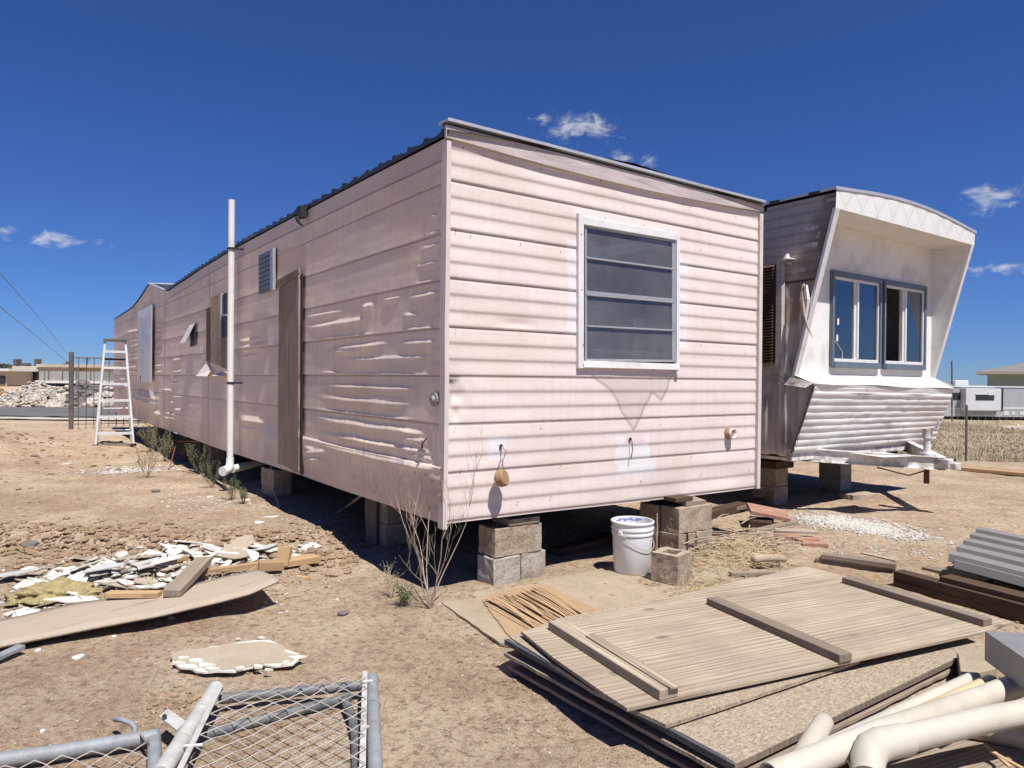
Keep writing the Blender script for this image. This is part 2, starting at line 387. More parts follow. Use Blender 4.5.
# ------------------------------------------------------------------ ground
def ground_mat():
    t = NT('desert_dirt'); o = t.coord((1, 1, 1))
    big = t.noise(o, .35, 6, .6); mid = t.noise(o, 1.7, 8, .68); fine = t.noise(o, 22, 6, .72); grit = t.noise(o, 110, 4, .7)
    c = t.ramp(mid, [(.30, (.235, .165, .108)), (.48, (.325, .24, .163)), (.72, (.43, .335, .24))])
    c = t.mix(t.ramp(t.noise(o, .75, 6, .62, .8), [(.44, 0.0), (.60, .75)]), c, (.45, .355, .255))
    c = t.mix(t.ramp(t.noise(o, .9, 5, .7, .5), [(.52, 0.0), (.66, .65)]), c, (.26, .165, .11))
    c = t.mix(t.ramp(fine, [(.36, .85), (.50, 0.0)]), c, (.16, .105, .066)); c = t.mix(t.ramp(fine, [(.56, 0.0), (.70, .6)]), c, (.50, .41, .31))
    c = t.mix(t.ramp(grit, [(.56, 0.0), (.70, .8)]), c, (.58, .49, .39)); c = t.mix(t.ramp(grit, [(.30, .8), (.42, 0.0)]), c, (.12, .08, .05))
    peb = t.voro(o, 42); pc = t.ramp(t.voro(o, 42, out='Color'), [(.0, (.17, .12, .085)), (.6, (.33, .24, .165)), (.93, (.42, .35, .28)), (1.0, (.6, .56, .5))])
    pmask = t.math('MULTIPLY', t.ramp(peb, [(.24, 1.0), (.34, 0.0)]), t.ramp(t.noise(o, 2.6, 4, .6), [(.45, 0.0), (.6, .8)]))
    c = t.mix(pmask, c, pc)
    crk = t.voro(o, 6.5, 'DISTANCE_TO_EDGE'); 
    dis = t.new('ShaderNodeMapping'); 
    cm = t.math('MULTIPLY', t.ramp(crk, [(.0, 1.0), (.028, 0.0)]), t.ramp(t.noise(o, 1.3, 3, .6), [(.5, 0.0), (.58, .55)]))
    c = t.mix(cm, c, (.17, .11, .075))
    c = t.mix(1.0, c, (1.42, 1.41, 1.38), 'MULTIPLY')
    sx = t.new('ShaderNodeSeparateXYZ'); t.link(o, sx.inputs[0]); ff = t.math('ADD', t.math('ADD', sx.outputs['Y'], t.math('MULTIPLY', sx.outputs['X'], .28)), t.math('MULTIPLY', mid, 1.5))
    fm = t.math('MULTIPLY', t.ramp(t.math('SUBTRACT', ff, 15.4), [(.0, 0.0), (1.0, 1.0)]), t.ramp(t.math('SUBTRACT', sx.outputs['X'], 5.0), [(0.0, 0.0), (1.0, 1.0)]))
    c = t.mix(fm, c, t.ramp(fine, [(.35, (.28, .22, .14)), (.6, (.46, .38, .25))]))
    n = t.bump(mid, .8, .06); n = t.bump(fine, 1.0, .035, n); n = t.bump(grit, 1.0, .010, n)
    n = t.bump(t.math('SUBTRACT', 1.0, t.math('MINIMUM', peb, .34)), .35, .02, n)
    n = t.bump(t.math('SUBTRACT', 1.0, cm), .5, .01, n)
    return t.out(c, .97, n, 0, .08)
M['ground'] = ground_mat()
def build_ground():
    def axis(lo, hi, st, far_lo, far_hi, g=1.09):
        a = list(np.arange(lo, hi+1e-6, st)); s = st; x = hi
        while x < far_hi: s *= g; x += s; a.append(x)
        s = st; x = lo; b = []
        while x > far_lo: s *= g; x -= s; b.append(x)
        return np.array(b[::-1]+a)
    xs = axis(-3.6, 3.6, .03, -2500, 2500); ys = axis(2.3, 7.6, .03, -60, 3000)
    X, Y = np.meshgrid(xs, ys); Z = terrain(X, Y)
    nx, ny = len(xs), len(ys)
    me = bpy.data.meshes.new('ground'); co = np.stack([X, Y, Z], -1).reshape(-1, 3)
    i = np.arange(nx-1)[None, :]+np.arange(ny-1)[:, None]*nx
    q = np.stack([i, i+1, i+1+nx, i+nx], -1).reshape(-1, 4)
    me.from_pydata(co.tolist(), [], q.tolist()); me.polygons.foreach_set('use_smooth', [True]*len(me.polygons))
    me.materials.append(M['ground']); o = bpy.data.objects.new('ground', me); COL.objects.link(o); tag(o, kind='structure')
build_ground()

# ------------------------------------------------------------------ siding grids
def grid_obj(name, A, Z, pos, paint, mat, parent, hole=None):
    """A: 1-d array along the wall, Z: 1-d heights; pos(A,Z)->xyz local; paint(A,Z)->rgb ; hole list (a0,a1,z0,z1)"""
    AA, ZZ = np.meshgrid(A, Z); P = pos(AA, ZZ); na, nz = len(A), len(Z)
    i = np.arange(na-1)[None, :]+np.arange(nz-1)[:, None]*na
    q = np.stack([i, i+1, i+1+na, i+na], -1).reshape(-1, 4)
    if hole:
        ca = (AA[:-1, :-1]+AA[1:, 1:])/2; cz = (ZZ[:-1, :-1]+ZZ[1:, 1:])/2; keep = np.ones(ca.shape, bool)
        for a0, a1, z0, z1 in hole: keep &= ~((ca > a0) & (ca < a1) & (cz > z0) & (cz < z1))
        q = q[keep.reshape(-1)]
    me = bpy.data.meshes.new(name); me.from_pydata(P.reshape(-1, 3).tolist(), [], q.tolist())
    me.polygons.foreach_set('use_smooth', [True]*len(me.polygons))
    ca = me.color_attributes.new('paint', 'FLOAT_COLOR', 'POINT'); c = np.ones((na*nz, 4)); c[:, :3] = paint(AA, ZZ).reshape(-1, 3)
    ca.data.foreach_set('color', c.reshape(-1)); me.materials.append(mat); me.update()
    o = bpy.data.objects.new(name, me); COL.objects.link(o); o.parent = parent; return o
def merge_axis(lo, hi, st, extra=()):
    return np.unique(np.round(np.concatenate([np.arange(lo, hi, st), [hi], np.array(list(extra), float)]), 4))
def blend(c, m, col):
    return c*(1-m[..., None])+np.array(col)*m[..., None]

# ================================================================== PINK TRAILER
T1 = empty('mobile_home', C0, ANG)
tag(T1, 'long faded pink mobile home with horizontal ribbed siding, raised on concrete block piers', 'mobile home')
ZB, ZT, WID, LEN = .47, 2.895, 3.20, 16.4
PER = .3065
SEAM0 = 2.62
PINK = np.array([.66, .573, .528])
# window rectangle (front)
wa0, wz1 = FL(583, 222); wa1, _ = FL(676, 238); _, wz0 = FL(586, 362)
def front_z(A, Z): return Z
def rib(Z, amp):
    q = ((SEAM0-Z)/(PER/3)) % 1.0
    p = ((SEAM0-Z)/PER) % 1.0
    r = amp*np.where(q < .78, sstep(q/.78), sstep((1-q)/.22))
    seam = np.where(p > .965, 1.0, 0.0)
    return r, p, seam
poly_stain = [FL(*p) for p in ((592,376),(606,386),(612,392),(618,402),(622,412),(630,424),(633,430),(638,422),(644,408),(652,392),(656,395),(661,400),(666,392),(670,378))]
def in_poly(A, Z, poly):
    c = np.zeros(A.shape, bool); n = len(poly)
    for i in range(n):
        x1, y1 = poly[i]; x2, y2 = poly[(i+1) % n]
        t = ((y1 > Z) != (y2 > Z)) & (A < (x2-x1)*(Z-y1)/(y2-y1+1e-12)+x1); c ^= t
    return c
def edge_dist(A, Z, poly):
    d = np.full(A.shape, 9.0); n = len(poly)
    for i in range(n-1):
        x1, y1 = poly[i]; x2, y2 = poly[i+1]; L2 = (x2-x1)**2+(y2-y1)**2
        t = np.clip(((A-x1)*(x2-x1)+(Z-y1)*(y2-y1))/L2, 0, 1); d = np.minimum(d, np.hypot(A-x1-t*(x2-x1), Z-y1-t*(y2-y1)))
    return d
def box_mask(A, Z, px0, py0, px1, py1, soft=.012, n=.02):
    a0, z1 = FL(px0, py0); a1, z0 = FL(px1, py1); w = n*vnoise(A*18, Z*18, 2)+n*vnoise(A*45, Z*45, 3)
    return sstep((A-a0+w)/soft)*sstep((a1-A+w)/soft)*sstep((Z-z0+w)/soft)*sstep((z1-Z+w)/soft)
dentF = [(447, 381, 458, 420, -.022), (505, 326, 530, 322, -.008), (700, 452, 728, 446, -.007), (706,476,748,470,-.010)]
def posF(A, Z):
    r, p, seam = rib(Z, .0058)
    y = r.copy(); y = np.where(seam > 0, -.003, y)
    y += .010*vnoise(A*1.3, Z*1.7, 0)+.004*vnoise(A*5, Z*4, 1)
    for x0, y0, x1, y1, d in dentF:
        a0, z1 = FL(x0, min(y0, y1)); a1, z0 = FL(x1, max(y0, y1)); ac, zc = (a0+a1)/2, (z0+z1)/2
        y += d*np.exp(-((A-ac)/(abs(a1-a0)*.6+.02))**2-((Z-zc)/(abs(z1-z0)*.5+.02))**2)
    y += .022*np.exp(-((A-.05)/.09)**2-((Z-(FL(450,400)[1]))/.10)**2)*(vnoise(A*22, Z*14, 3)*2.4)
    Zs = Z - .028*sstep(1-(Z-ZB)/.3)*sstep(A/3.2)
    return np.stack([A, -y, Zs], -1)
def paintF(A, Z):
    r, p, seam = rib(Z, 1.0); c = np.broadcast_to(PINK, A.shape+(3,)).copy()
    c *= (1+.09*vnoise(A*1.1, Z*2, 2)+.07*vnoise(A*4, Z*40, 3)+.06*vnoise(A*55, Z*1.6, 0)+.05*vnoise(A*30, Z*60, 1))[..., None]
    c = blend(c, np.clip(vnoise(A*2.3, Z*5, 4)*1.4-.1, 0, .35), (.55, .46, .38))
    c = blend(c, ((p > .955) & (p < .985)).astype(float)*.75, (.13, .10, .09))
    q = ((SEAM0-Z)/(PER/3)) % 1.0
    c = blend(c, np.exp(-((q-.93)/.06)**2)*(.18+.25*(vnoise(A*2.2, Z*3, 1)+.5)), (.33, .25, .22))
    ins = in_poly(A+.012*vnoise(A*20, Z*20, 0), Z, poly_stain).astype(float); d = edge_dist(A+.008*vnoise(A*20, Z*20, 0), Z, poly_stain)
    c = blend(c, ins*.5, (.44, .37, .34)); c = blend(c, np.exp(-(d/.009)**2)*(Z < wz0-.02)*.8, (.27, .21, .19))
    for b in ((566, 238, 581, 336), (674, 256, 688, 350), (487, 436, 505, 460), (615, 436, 650, 460), (618, 458, 656, 472)):
        c = blend(c, box_mask(A, Z, *b)*(.55+.5*(vnoise(A*9, Z*30, 1))), (.66, .68, .70))
    dz = np.clip((.72-Z)/.25, 0, 1)*(vnoise(A*3, Z*9, 4)+.45); c = blend(c, np.clip(dz, 0, 1)*.55, (.36, .27, .22))
    c = blend(c, np.exp(-((A-.05)/.035)**2-((Z-FL(448,381)[1])/.02)**2), (.05, .04, .04))
    rr = box_mask(A, Z, 625, 435, 645, 444)*.3; c = blend(c, rr, (.62, .30, .26))
    return np.clip(c, .01, .9)
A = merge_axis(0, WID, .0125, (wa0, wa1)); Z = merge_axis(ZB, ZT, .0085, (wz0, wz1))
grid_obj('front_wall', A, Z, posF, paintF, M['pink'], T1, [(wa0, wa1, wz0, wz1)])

# ---- side wall
streaks = [(425,234,442.6,228.7,2.5),(419,249,442.6,241.5,4),(414,267,442.6,259,3),(410,284,442.6,278.5,2),(406,298,442.6,290,4.5),(401.6,314.8,420,313,4),
 (360.6,306.5,374.7,303,5),(398,329.5,440,326.5,2.4),(303,327.6,372.3,316.4,4.5),(303,317,344,310,2.2),(305.5,339.4,381.7,332.3,2),(325.5,348.7,391,341.7,4.5),
 (394.6,342,440,340.5,4.5),(334.8,359.3,439,355.3,3.5),(237.6,347.6,269,341.7,3.5),(237.6,341,262,337,3),(428.6,216,440,212.8,3),(433,199,441,196,2),
 (346.6,373.6,440,374,2.4),(317,384,426,388.6,4.5),(315,395.6,417,404,5),(310,407.6,424,420.5,3),(309,415,428.6,432.6,7),(316,430.3,431,451.4,6),
 (400.5,458.4,439,467.8,6),(317.3,443.2,438,469.7,3.6),(237.6,416.3,267,421,6),(237.6,426.3,258.7,429,2.4),(303,452,330,450,4),(303,458,326,458,4),(306,446,318,449,3),(396,428,424,433,4),(398,436,428,441,4),(400,446,434,452,4),(404,452,436,459,3.5),(350,437,400,447,2.5),(330,352,360,350,2),(362,395,410,399,2),(320,372,344,372,1.8),(380,300,402,296,2),
 (222,345,228,343,4),(237,357,262,353,2)]
def cr2(x, y): return 100+x/7.314, 270+y/7.314
def cr3(x, y): return 90+x/7.314, 330+y/7.314
for k, y in enumerate((440, 505, 545, 605, 640, 700, 738)):
    a = cr2(185+10*(k % 3), y+14); b = cr2(302, y-6); streaks.append((*a, *b, 1.9))
for k, y in enumerate((385, 425, 458, 510, 575, 620, 692, 738)):
    a = cr2(402, y+5); b = cr2(455, y-2); streaks.append((*a, *b, 1.7))
streaks += [(*cr2(315, 235), *cr2(375, 178), 2.2), (*cr2(285, 300), *cr2(310, 290), 1.5)]
for k, y in enumerate((240, 267, 298, 355, 385, 402)):
    streaks.append((*cr3(205+15*(k % 3), y+2), *cr3(372 if k < 3 else 300, y-2), 1.6))
for y in (255, 298, 337): streaks.append((*cr3(472, y), *cr3(524, y+2), 1.8))
streaks += [(*cr3(320,425),*cr3(520,468),2.2),(*cr3(320,450),*cr3(520,497),5),(*cr3(270,480),*cr3(520,538),3.6),(*cr3(525,430),*cr3(620,440),1.7),(*cr3(598,216),*cr3(672,208),2),
 (*cr3(598,303),*cr3(670,296),1.8),(*cr3(585,348),*cr3(665,348),1.4),(*cr3(585,390),*cr3(660,390),1.4),(*cr3(585,480),*cr3(690,487),1.3),(*cr3(525,597),*cr3(688,628),1.8),
 (*cr3(530,630),*cr3(645,648),2.5),(*cr3(585,525),*cr3(620,527),2.6),(*cr3(610,575),*cr3(690,580),2.6),(*cr3(540,725),*cr3(600,750),4),(*cr3(605,740),*cr3(670,765),4),(*cr3(470,590),*cr3(520,612),4),(*cr3(295,610),*cr3(330,630),5)]
ST = []
for x0, y0, x1, y1, th in streaks:
    t0, z0 = SL(x0, y0); t1, z1 = SL(x1, y1)
    if t0 > t1: t0, z0, t1, z1 = t1, z1, t0, z0
    dep = (C0+V*((t0+t1)/2)).y; ST.append((t0, z0, t1, z1, th*dep/FPX))
seamlines = [SL(443, y)[1] for y in (182, 232, 279, 327, 375, 424)]
ztop_pts = [SL(447, 124), SL(240, 243), SL(200, 268), SL(168, 289.5)]
tt = [0, 4.75, 7.2, 9.2, 9.21, 11.0, 12.6, 13.6, 16.4]
def roofz(t):
    a = [ZT, SL(240,243)[1]-.03, SL(200,268)[1]-.03, SL(169,289)[1]-.03, SL(167,290)[1]-.02, SL(150,284)[1], SL(138,302)[1], SL(133,308)[1], SL(115,320)[1]]
    b = [0, SL(240,243)[0], SL(200,268)[0], SL(169,289)[0], SL(167,290)[0], SL(150,284)[0], SL(138,302)[0], SL(133,308)[0], LEN]
    return np.interp(t, b, a)
def botz(t): return np.interp(t, [0, SL(385,506)[0], SL(345,490)[0], SL(301,475)[0], SL(220,449)[0], SL(165,430)[0], SL(130,417)[0], LEN],
                              [ZB, SL(385,504)[1], SL(345,491)[1], SL(301,475)[1], SL(220,449)[1], SL(165,429)[1], SL(130,417)[1], SL(130,417)[1]])
def pos_side(T, Q, top=None):
    """Q in 0..1 from bottom to top"""
    Z = botz(T)+(roofz(T)-botz(T))*Q
    x = np.zeros_like(T)
    x += .012*vnoise(T*.9, Z*.9, 0)+.0015*vnoise(T*3.3, Z*4, 1)
    q = ((SEAM0-Z)/(PER/3)) % 1.0
    amp = .0006+.006*np.exp(-(T/.14)**2)
    x += amp*np.where(q < .35, sstep(q/.35), sstep((1-q)/.65))*.8
    for zs in seamlines: x += .004*((Z > zs)*1.0)*np.exp(-np.abs(Z-zs)/.05)
    for t0, z0, t1, z1, th in ST:
        m = (T > t0-.05) & (T < t1+.05)
        if not m.any(): continue
        s = np.clip((T-t0)/(t1-t0), 0, 1); env = sstep((T-t0)/(.18*(t1-t0)+.02))*sstep((t1-T)/(.35*(t1-t0)+.01))
        w = th*(.50+.42*np.sin(np.pi*np.clip(s, .02, .98))**.7)*(1+.16*vnoise(T*7, Z*0+z0*9, 3)+.14*vnoise(T*29, Z*0+z0*5, 2))
        zc = z0+(z1-z0)*s+.05*th*np.sin(T*9+z0*50); h = (Z-zc)/w
        # surface leans outwards going down through the streak, then eases back below it
        prof = np.where(h > .5, 0, np.where(h > -.5, (.5-h), np.exp(-np.maximum(-.5-h, 0)/2.0)))
        x = x + m*env*prof*w*.50
    # bulge of the smooth lowest panel
    bz = (Z-botz(T))/.36; x += .035*np.where(bz < 1, np.sin(np.clip(bz, 0, 1)*np.pi*.55)-.0, 0)*(T < 3.2)*(bz < 1)*.6
    return x, Z
def posS(T, Q):
    x, Z = pos_side(T, Q); return np.stack([-x, T, Z], -1)
vseams = [SL(209, 330)[0], SL(165, 330)[0], SL(134, 340)[0], SL(126, 340)[0], SL(158, 360)[0]]
def side_mask(T, Z, pts):
    return in_poly(T+.01*vnoise(T*15, Z*15, 1), Z, [SL(*p) for p in pts]).astype(float)
def paintS(T, Q):
    x, Z = pos_side(T, Q); c = np.broadcast_to(PINK*np.array([1.12, 1.04, .90]), T.shape+(3,)).copy()  # pink lightened and warmed here to offset blue skylight on the shaded side
    c *= (1+.16*vnoise(T*.8, Z*2, 2)+.12*vnoise(T*5, Z*26, 3)+.12*vnoise(T*40, Z*3, 0))[..., None]
    c = blend(c, np.clip(vnoise(T*1.7, Z*3.1, 4)*1.2, 0, .5), (.54, .40, .29)); c = blend(c, np.clip(vnoise(T*2.3, Z*2.2, 0)*1.0, 0, .4), (.50, .48, .46))
    for zs in seamlines: c = blend(c, np.exp(-((Z-zs+.006)/.0055)**2)*.8, (.10, .07, .07))
    for v in vseams: c = blend(c, np.exp(-((T-v)/.02)**2)*.75, (.10, .08, .08))
    t1, t2 = SL(240, 300)[0], SL(236, 300)[0]; c = blend(c, ((T > t1) & (T < t2))*.45*(Z > .9), (.36, .33, .33))
    c = blend(c, side_mask(T, Z, ((277, 250), (305, 243), (305, 268), (283, 280), (278, 268)))*.55, (.60, .45, .34))
    c = blend(c, side_mask(T, Z, ((262, 425), (282, 428), (282, 440), (262, 436)))*.5, (.50, .53, .58))
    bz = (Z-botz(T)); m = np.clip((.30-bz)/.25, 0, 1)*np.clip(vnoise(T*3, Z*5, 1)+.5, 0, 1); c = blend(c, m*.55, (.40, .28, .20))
    m = ((vnoise(T*26, Z*26, 2) > .40) & (bz < .30) & (T < 3)).astype(float); c = blend(c, m*.5, (.12, .08, .07))
    m = ((vnoise(T*16, Z*16, 3) > .42) & (bz < .6) & (T < 1.2)).astype(float); c = blend(c, m*.6, (.72, .70, .68))
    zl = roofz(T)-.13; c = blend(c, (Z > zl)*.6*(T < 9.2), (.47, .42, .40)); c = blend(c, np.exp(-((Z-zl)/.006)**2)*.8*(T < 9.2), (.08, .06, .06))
    return np.clip(c, .01, .9)
dw0, dw1 = SL(229, 300)[0], SL(208, 300)[0]        # boarded window span
whole = (SL(229.5, 300)[0], SL(225, 300)[0], SL(226, 338)[1], SL(226, 296)[1])
Tn = np.concatenate([np.arange(0, 3.2, .0115), np.arange(3.2, 7, .022), np.arange(7, LEN, .04), [LEN]])
Qn = np.linspace(0, 1, 330)
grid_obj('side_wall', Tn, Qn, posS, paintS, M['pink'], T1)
# ---- far walls, floor
MB().bx(0, WID, LEN, LEN+.03, ZB, 2.5).build('rear_wall', M['pinktrim'], T1)
A2 = np.array([0, LEN]); 
fw_ = MB(); fw_.bx(WID-.03, WID, 0, LEN, ZB, ZT-.15); fw_.build('far_wall', M['pinktrim'], T1)
MB().bx(.02, WID-.03, .02, LEN, ZB+.05, ZB+.11).build('floor', M['chassis'], T1)
# chassis: rails, outriggers, axles
for k in (.75, 2.3):
    mb = MB(); mb.bx(k-.05, k+.05, .25, LEN-.3, ZB-.11, ZB-.095); mb.bx(k-.006, k+.006, .25, LEN-.3, ZB-.095, ZB+.035); mb.bx(k-.05, k+.05, .25, LEN-.3, ZB+.035, ZB+.048)
    mb.build('chassis_rail', M['chassis'], T1)
mb = MB()
for s in np.arange(.3, LEN, 1.2): mb.bx(.08, WID-.08, s, s+.05, ZB+.0, ZB+.046)
mb.build('crossmember', M['chassis'], T1)
for s in (8.0, 8.9):
    MB().tube([(.25, s, .36), (WID-.25, s, .36)], .035, 8).build('axle', M['chassis'], T1)
    for a in (.28, WID-.28):
        w = MB(); pr = [(.0, -.09), (.16, -.09), (.17, -.10), (.33, -.09), (.345, -.05), (.345, .05), (.33, .09), (.17, .10), (.16, .09), (0, .09)]
        tmp = MB().lathe(pr, (0, 0, 0), 24); R = Matrix.Rotation(math.pi/2, 3, 'Y')
        MB().add([R @ Vector(p)+Vector((a, s, .345)) for p in tmp.v], tmp.f).build('wheel', M['tyre'], T1, smooth=True)
# roof: sheet following the roof line, corrugated rim showing along the eaves
ts = np.concatenate([np.arange(-.05, 9.2, .05), np.arange(9.2, LEN, .2), [LEN]])
mb = MB(); n = len(ts); vs = []; 
for t in ts:
    z = float(roofz(max(t, 0)))
    b = .012 if int(round(t/.05)) % 4 < 2 else 0
    if t > 9.2: b = 0
    vs += [(-.016, t, z+.005), (-.016, t, z+.032+b), (WID/2, t, z+.12+b), (WID+.04, t, z+.03+b), (WID+.04, t, z+.0)]
fs = [(i*5+k, (i+1)*5+k, (i+1)*5+k+1, i*5+k+1) for i in range(n-1) for k in range(4)]
MB().add(vs, fs).build('roof', M['roofdark'], T1)
mb = MB()
for t in np.arange(.0, 9.2, .23):
    z = float(roofz(t)); mb.bx(-.014, .35, t, t+.05, z+.034, z+.058)
mb.build('roof_rib', M['roofdark'], T1)
p0 = SL(168, 288)[0]; mb = MB(); q = [( -.05, p0, float(roofz(p0))+.06), (-.05, SL(150,284)[0], float(roofz(SL(150,284)[0]))+.02)]
mb.add([( -.06, p0+.02, roofz(p0)+.02), (1.2, p0+.02, roofz(p0)+.16), (1.2, 11.0, float(roofz(11.0))+.10), (-.06, 11.0, float(roofz(11.0))+.03), (-.06, p0+.02, roofz(p0)+.0), (-.06, 11.0, float(roofz(11.0))+.0)], [(0, 1, 2, 3), (0, 3, 5, 4)])
mb.build('roof_patch', M['roofwhite'], T1)
# front fascia (slightly bent), dark gap and bright sheet edge above
def strip(name, pts0, pts1, y, th, mat):
    vs = []; n = len(pts0)
    for (a, z) in pts0: vs += [(a, y, z), (a, y+th, z)]
    for (a, z) in pts1: vs += [(a, y, z), (a, y+th, z)]
    fs = []
    for i in range(n-1):
        o = 2*n; fs += [(2*i, 2*i+2, o+2*i+2, o+2*i), (2*i+1, o+2*i+1, o+2*i+3, 2*i+3), (2*i, 2*i+1, 2*i+3, 2*i+2), (o+2*i, o+2*i+2, o+2*i+3, o+2*i+1)]
    fs += [(0, 2*n, 2*n+1, 1), (2*n-2, 2*n-1, 4*n-1, 4*n-2)]
    return MB().add(vs, fs).build(name, mat, T1)
xs_ = (446.5, 470, 500, 540, 585, 640, 700, 763)
lo = [FL(x, y) for x, y in zip(xs_, (139, 145.4, 153.8, 165, 176.6, 190, 202, 213))]
hi = [FL(x, y) for x, y in zip(xs_, (126.5, 132.4, 140, 150, 161.5, 175.5, 191, 206.5))]
lo[0] = (-.02, lo[0][1]); hi[0] = (-.02, hi[0][1]); lo[-1] = (WID+.02, lo[-1][1]); hi[-1] = (WID+.02, hi[-1][1])
strip('fascia', lo, hi, -.030, .022, M['fascia'])
h2 = [(a, z+.022) for a, z in hi]; strip('roof_gap', hi, h2, -.012, .03, M['roofdark'])
h3 = [(a, z+.040) for a, z in hi]; strip('roof_edge', [(a-.0, z-.002) for a, z in h2], h3, -.05, .12, M['roofwhite'])
# corner trims
def trimpts(pts, w0, w1, y0, y1, name, mat):
    vs = []; n = len(pts)
    for a, z in pts: vs += [(a+w0, y0, z), (a+w1, y0, z), (a+w1, y1, z), (a+w0, y1, z)]
    fs = [(i*4+k, i*4+(k+1) % 4, (i+1)*4+(k+1) % 4, (i+1)*4+k) for i in range(n-1) for k in range(4)]+[(3, 2, 1, 0), tuple((n-1)*4+k for k in range(4))]
    return MB().add(vs, fs).build(name, mat, T1, bevel=.002)
trimpts([(-.004, ZB-.03), (.0, 1.0), (0, 1.38), (-.004, 1.7), (0, 2.2), (0, 2.87)], -.010, .022, -.022, .045, 'corner_trim', M['pinktrim'])
trimpts([(WID, ZB-.03), (WID+.005, 1.5), (WID, 2.87)], -.030, .014, -.030, .03, 'corner_trim', M['pinktrim'])
# front window
WF = [FL(577, 214), FL(682, 234), FL(682, 374), FL(577, 371)]
fr = empty('window', (0, 0, 0)); fr.parent = T1; PARM[fr.name] = PARM[T1.name]
def bar(name, p, q, w, y0, y1, mat, par=fr, bevel=.002):
    """bar in the front plane from p to q (a,z), w wide"""
    p = Vector((p[0], 0, p[1])); q = Vector((q[0], 0, q[1])); d = (q-p).normalized(); nrm = Vector((-d.z, 0, d.x))*(w/2)
    vs = [p-nrm, q-nrm, q+nrm, p+nrm]
    vs = [v+Vector((0, y0, 0)) for v in vs]+[v+Vector((0, y1, 0)) for v in vs]
    return MB().add(vs, [(0, 1, 2, 3), (7, 6, 5, 4), (0, 4, 5, 1), (1, 5, 6, 2), (2, 6, 7, 3), (3, 7, 4, 0)]).build(name, mat, par, bevel=bevel)
def mid(p, q, f): return (p[0]+(q[0]-p[0])*f, p[1]+(q[1]-p[1])*f)
tl, tr, br, bl = FL(581, 220, -.03), FL(678.5, 237, -.03), FL(678.5, 367, -.03), FL(581, 364, -.03)
bar('frame', (tl[0], tl[1]+.05), (bl[0], bl[1]-.03), .050, -.034, .0, M['white'])
bar('frame', (tr[0], tr[1]+.02), (br[0], br[1]-.06), .034, -.030, .0, M['white'])
bar('frame', (tl[0]+.02, tl[1]), (tr[0]-.02, tr[1]), .055, -.032, .0, M['white'])
bar('sill', (bl[0]+.02, bl[1]), (br[0], br[1]), .048, -.036, .0, M['whiteold'])
itl, itr, ibr, ibl = FL(586, 226, -.015), FL(674, 241, -.015), FL(674, 361, -.015), FL(586, 360, -.015)
for p, q in ((itl, ibl), (itl, itr), (ibl, ibr)): bar('inner_frame', p, q, .018, -.016, .02, M['aluminium'])
bar('inner_frame', itr, ibr, .045, -.017, .02, M['aluminium'])
for f, w in ((.235, .014), (.50, .034), (.745, .014)): bar('pane_bar', mid(itl, ibl, f), mid(itr, ibr, f), w, -.020, .01, M['aluminium'])
fcs = [0, .235, .50, .745, 1]
for k in range(4):
    a = mid(itl, ibl, fcs[k]+.01); b = mid(itr, ibr, fcs[k]+.01); c = mid(itr, ibr, fcs[k+1]-.01); d = mid(itl, ibl, fcs[k+1]-.01)
    y0 = -.004; y1 = -.004
    MB().add([(a[0], y0, a[1]), (b[0], y0, b[1]), (c[0], y1, c[1]), (d[0], y1, d[1])], [(0, 3, 2, 1)]).build('pane', M['screen'], fr)
# room behind the window
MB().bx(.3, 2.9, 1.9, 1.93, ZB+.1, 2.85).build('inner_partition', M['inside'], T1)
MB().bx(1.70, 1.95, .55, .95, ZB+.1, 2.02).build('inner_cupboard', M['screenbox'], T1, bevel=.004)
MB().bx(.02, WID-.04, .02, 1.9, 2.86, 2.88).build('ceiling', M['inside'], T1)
mb = MB(); mb.bx(1.72, 2.35, .28, .55, 1.79, 1.81); mb.bx(1.95, 2.10, .30, .42, 1.81, 1.90); mb.bx(2.12, 2.30, .32, .5, 1.81, 1.85); mb.bx(1.3, 2.3, .10, .2, 1.58, 1.62)
mb.build('inner_shelf', M['whiteold'], T1)
# round vent on the front wall
for x, y in ((455,232),(470,236),(520,244),(560,252),(455,330),(520,331),(560,333),(700,250),(740,258),(700,345),(745,352),(455,428),(540,428),(660,424),(745,418),(460,470),(560,466),(690,457),(745,452),(500,160),(540,170),(690,207),(735,217)):
    a, z = FL(x, y); MB().box((a, -.009, z), (.005, .005, .005)).build('screw', M['rust'], T1)
va, vz = FL(728, 433)
def rlathe(name, prof, a, z, y, mat, par=T1, n=20):
    tmp = MB().lathe(prof, (0, 0, 0), n); R = Matrix.Rotation(math.pi/2, 3, 'X')
    return MB().add([R @ Vector(p)+Vector((a, y, z)) for p in tmp.v], tmp.f).build(name, mat, par, smooth=True)
v = rlathe('round_vent', [(.0, .045), (.03, .045), (.045, .03), (.052, .012), (.052, 0)], va, vz, 0, M['brick'])
rlathe('vent_rim', [(.030, .046), (.038, .060), (.044, .046)], va, vz, 0, M['whiteold'], v)
# utility hook holes
for x, y in ((500, 446), (629, 439)):
    a, z = FL(x, y); rlathe('cable_hole', [(0, .006), (.012, .006), (.014, 0)], a, z, -.012, M['black'], n=10)
a, z = FL(629, 440); a2, z2 = FL(628, 459)
MB().tube([(a, -.03, z), (a+.005, -.034, (z+z2)/2), (a2, -.03, z2)], .0035, 6).build('cable_end', M['rust'], T1)
# screws
for x, y in ((578,235),(579,290),(580,345),(580,365),(602,219),(640,226),(665,231),(610,369),(650,370),(470,489),(517,502),(550,497),(640,481),(700,474),(748,470),(462,148),(600,181)):
    a, z = FL(x, y); MB().box((a, -.036 if y < 372 and y > 200 else -.010, z), (.006, .005, .006)).build('screw', M['black'], T1)
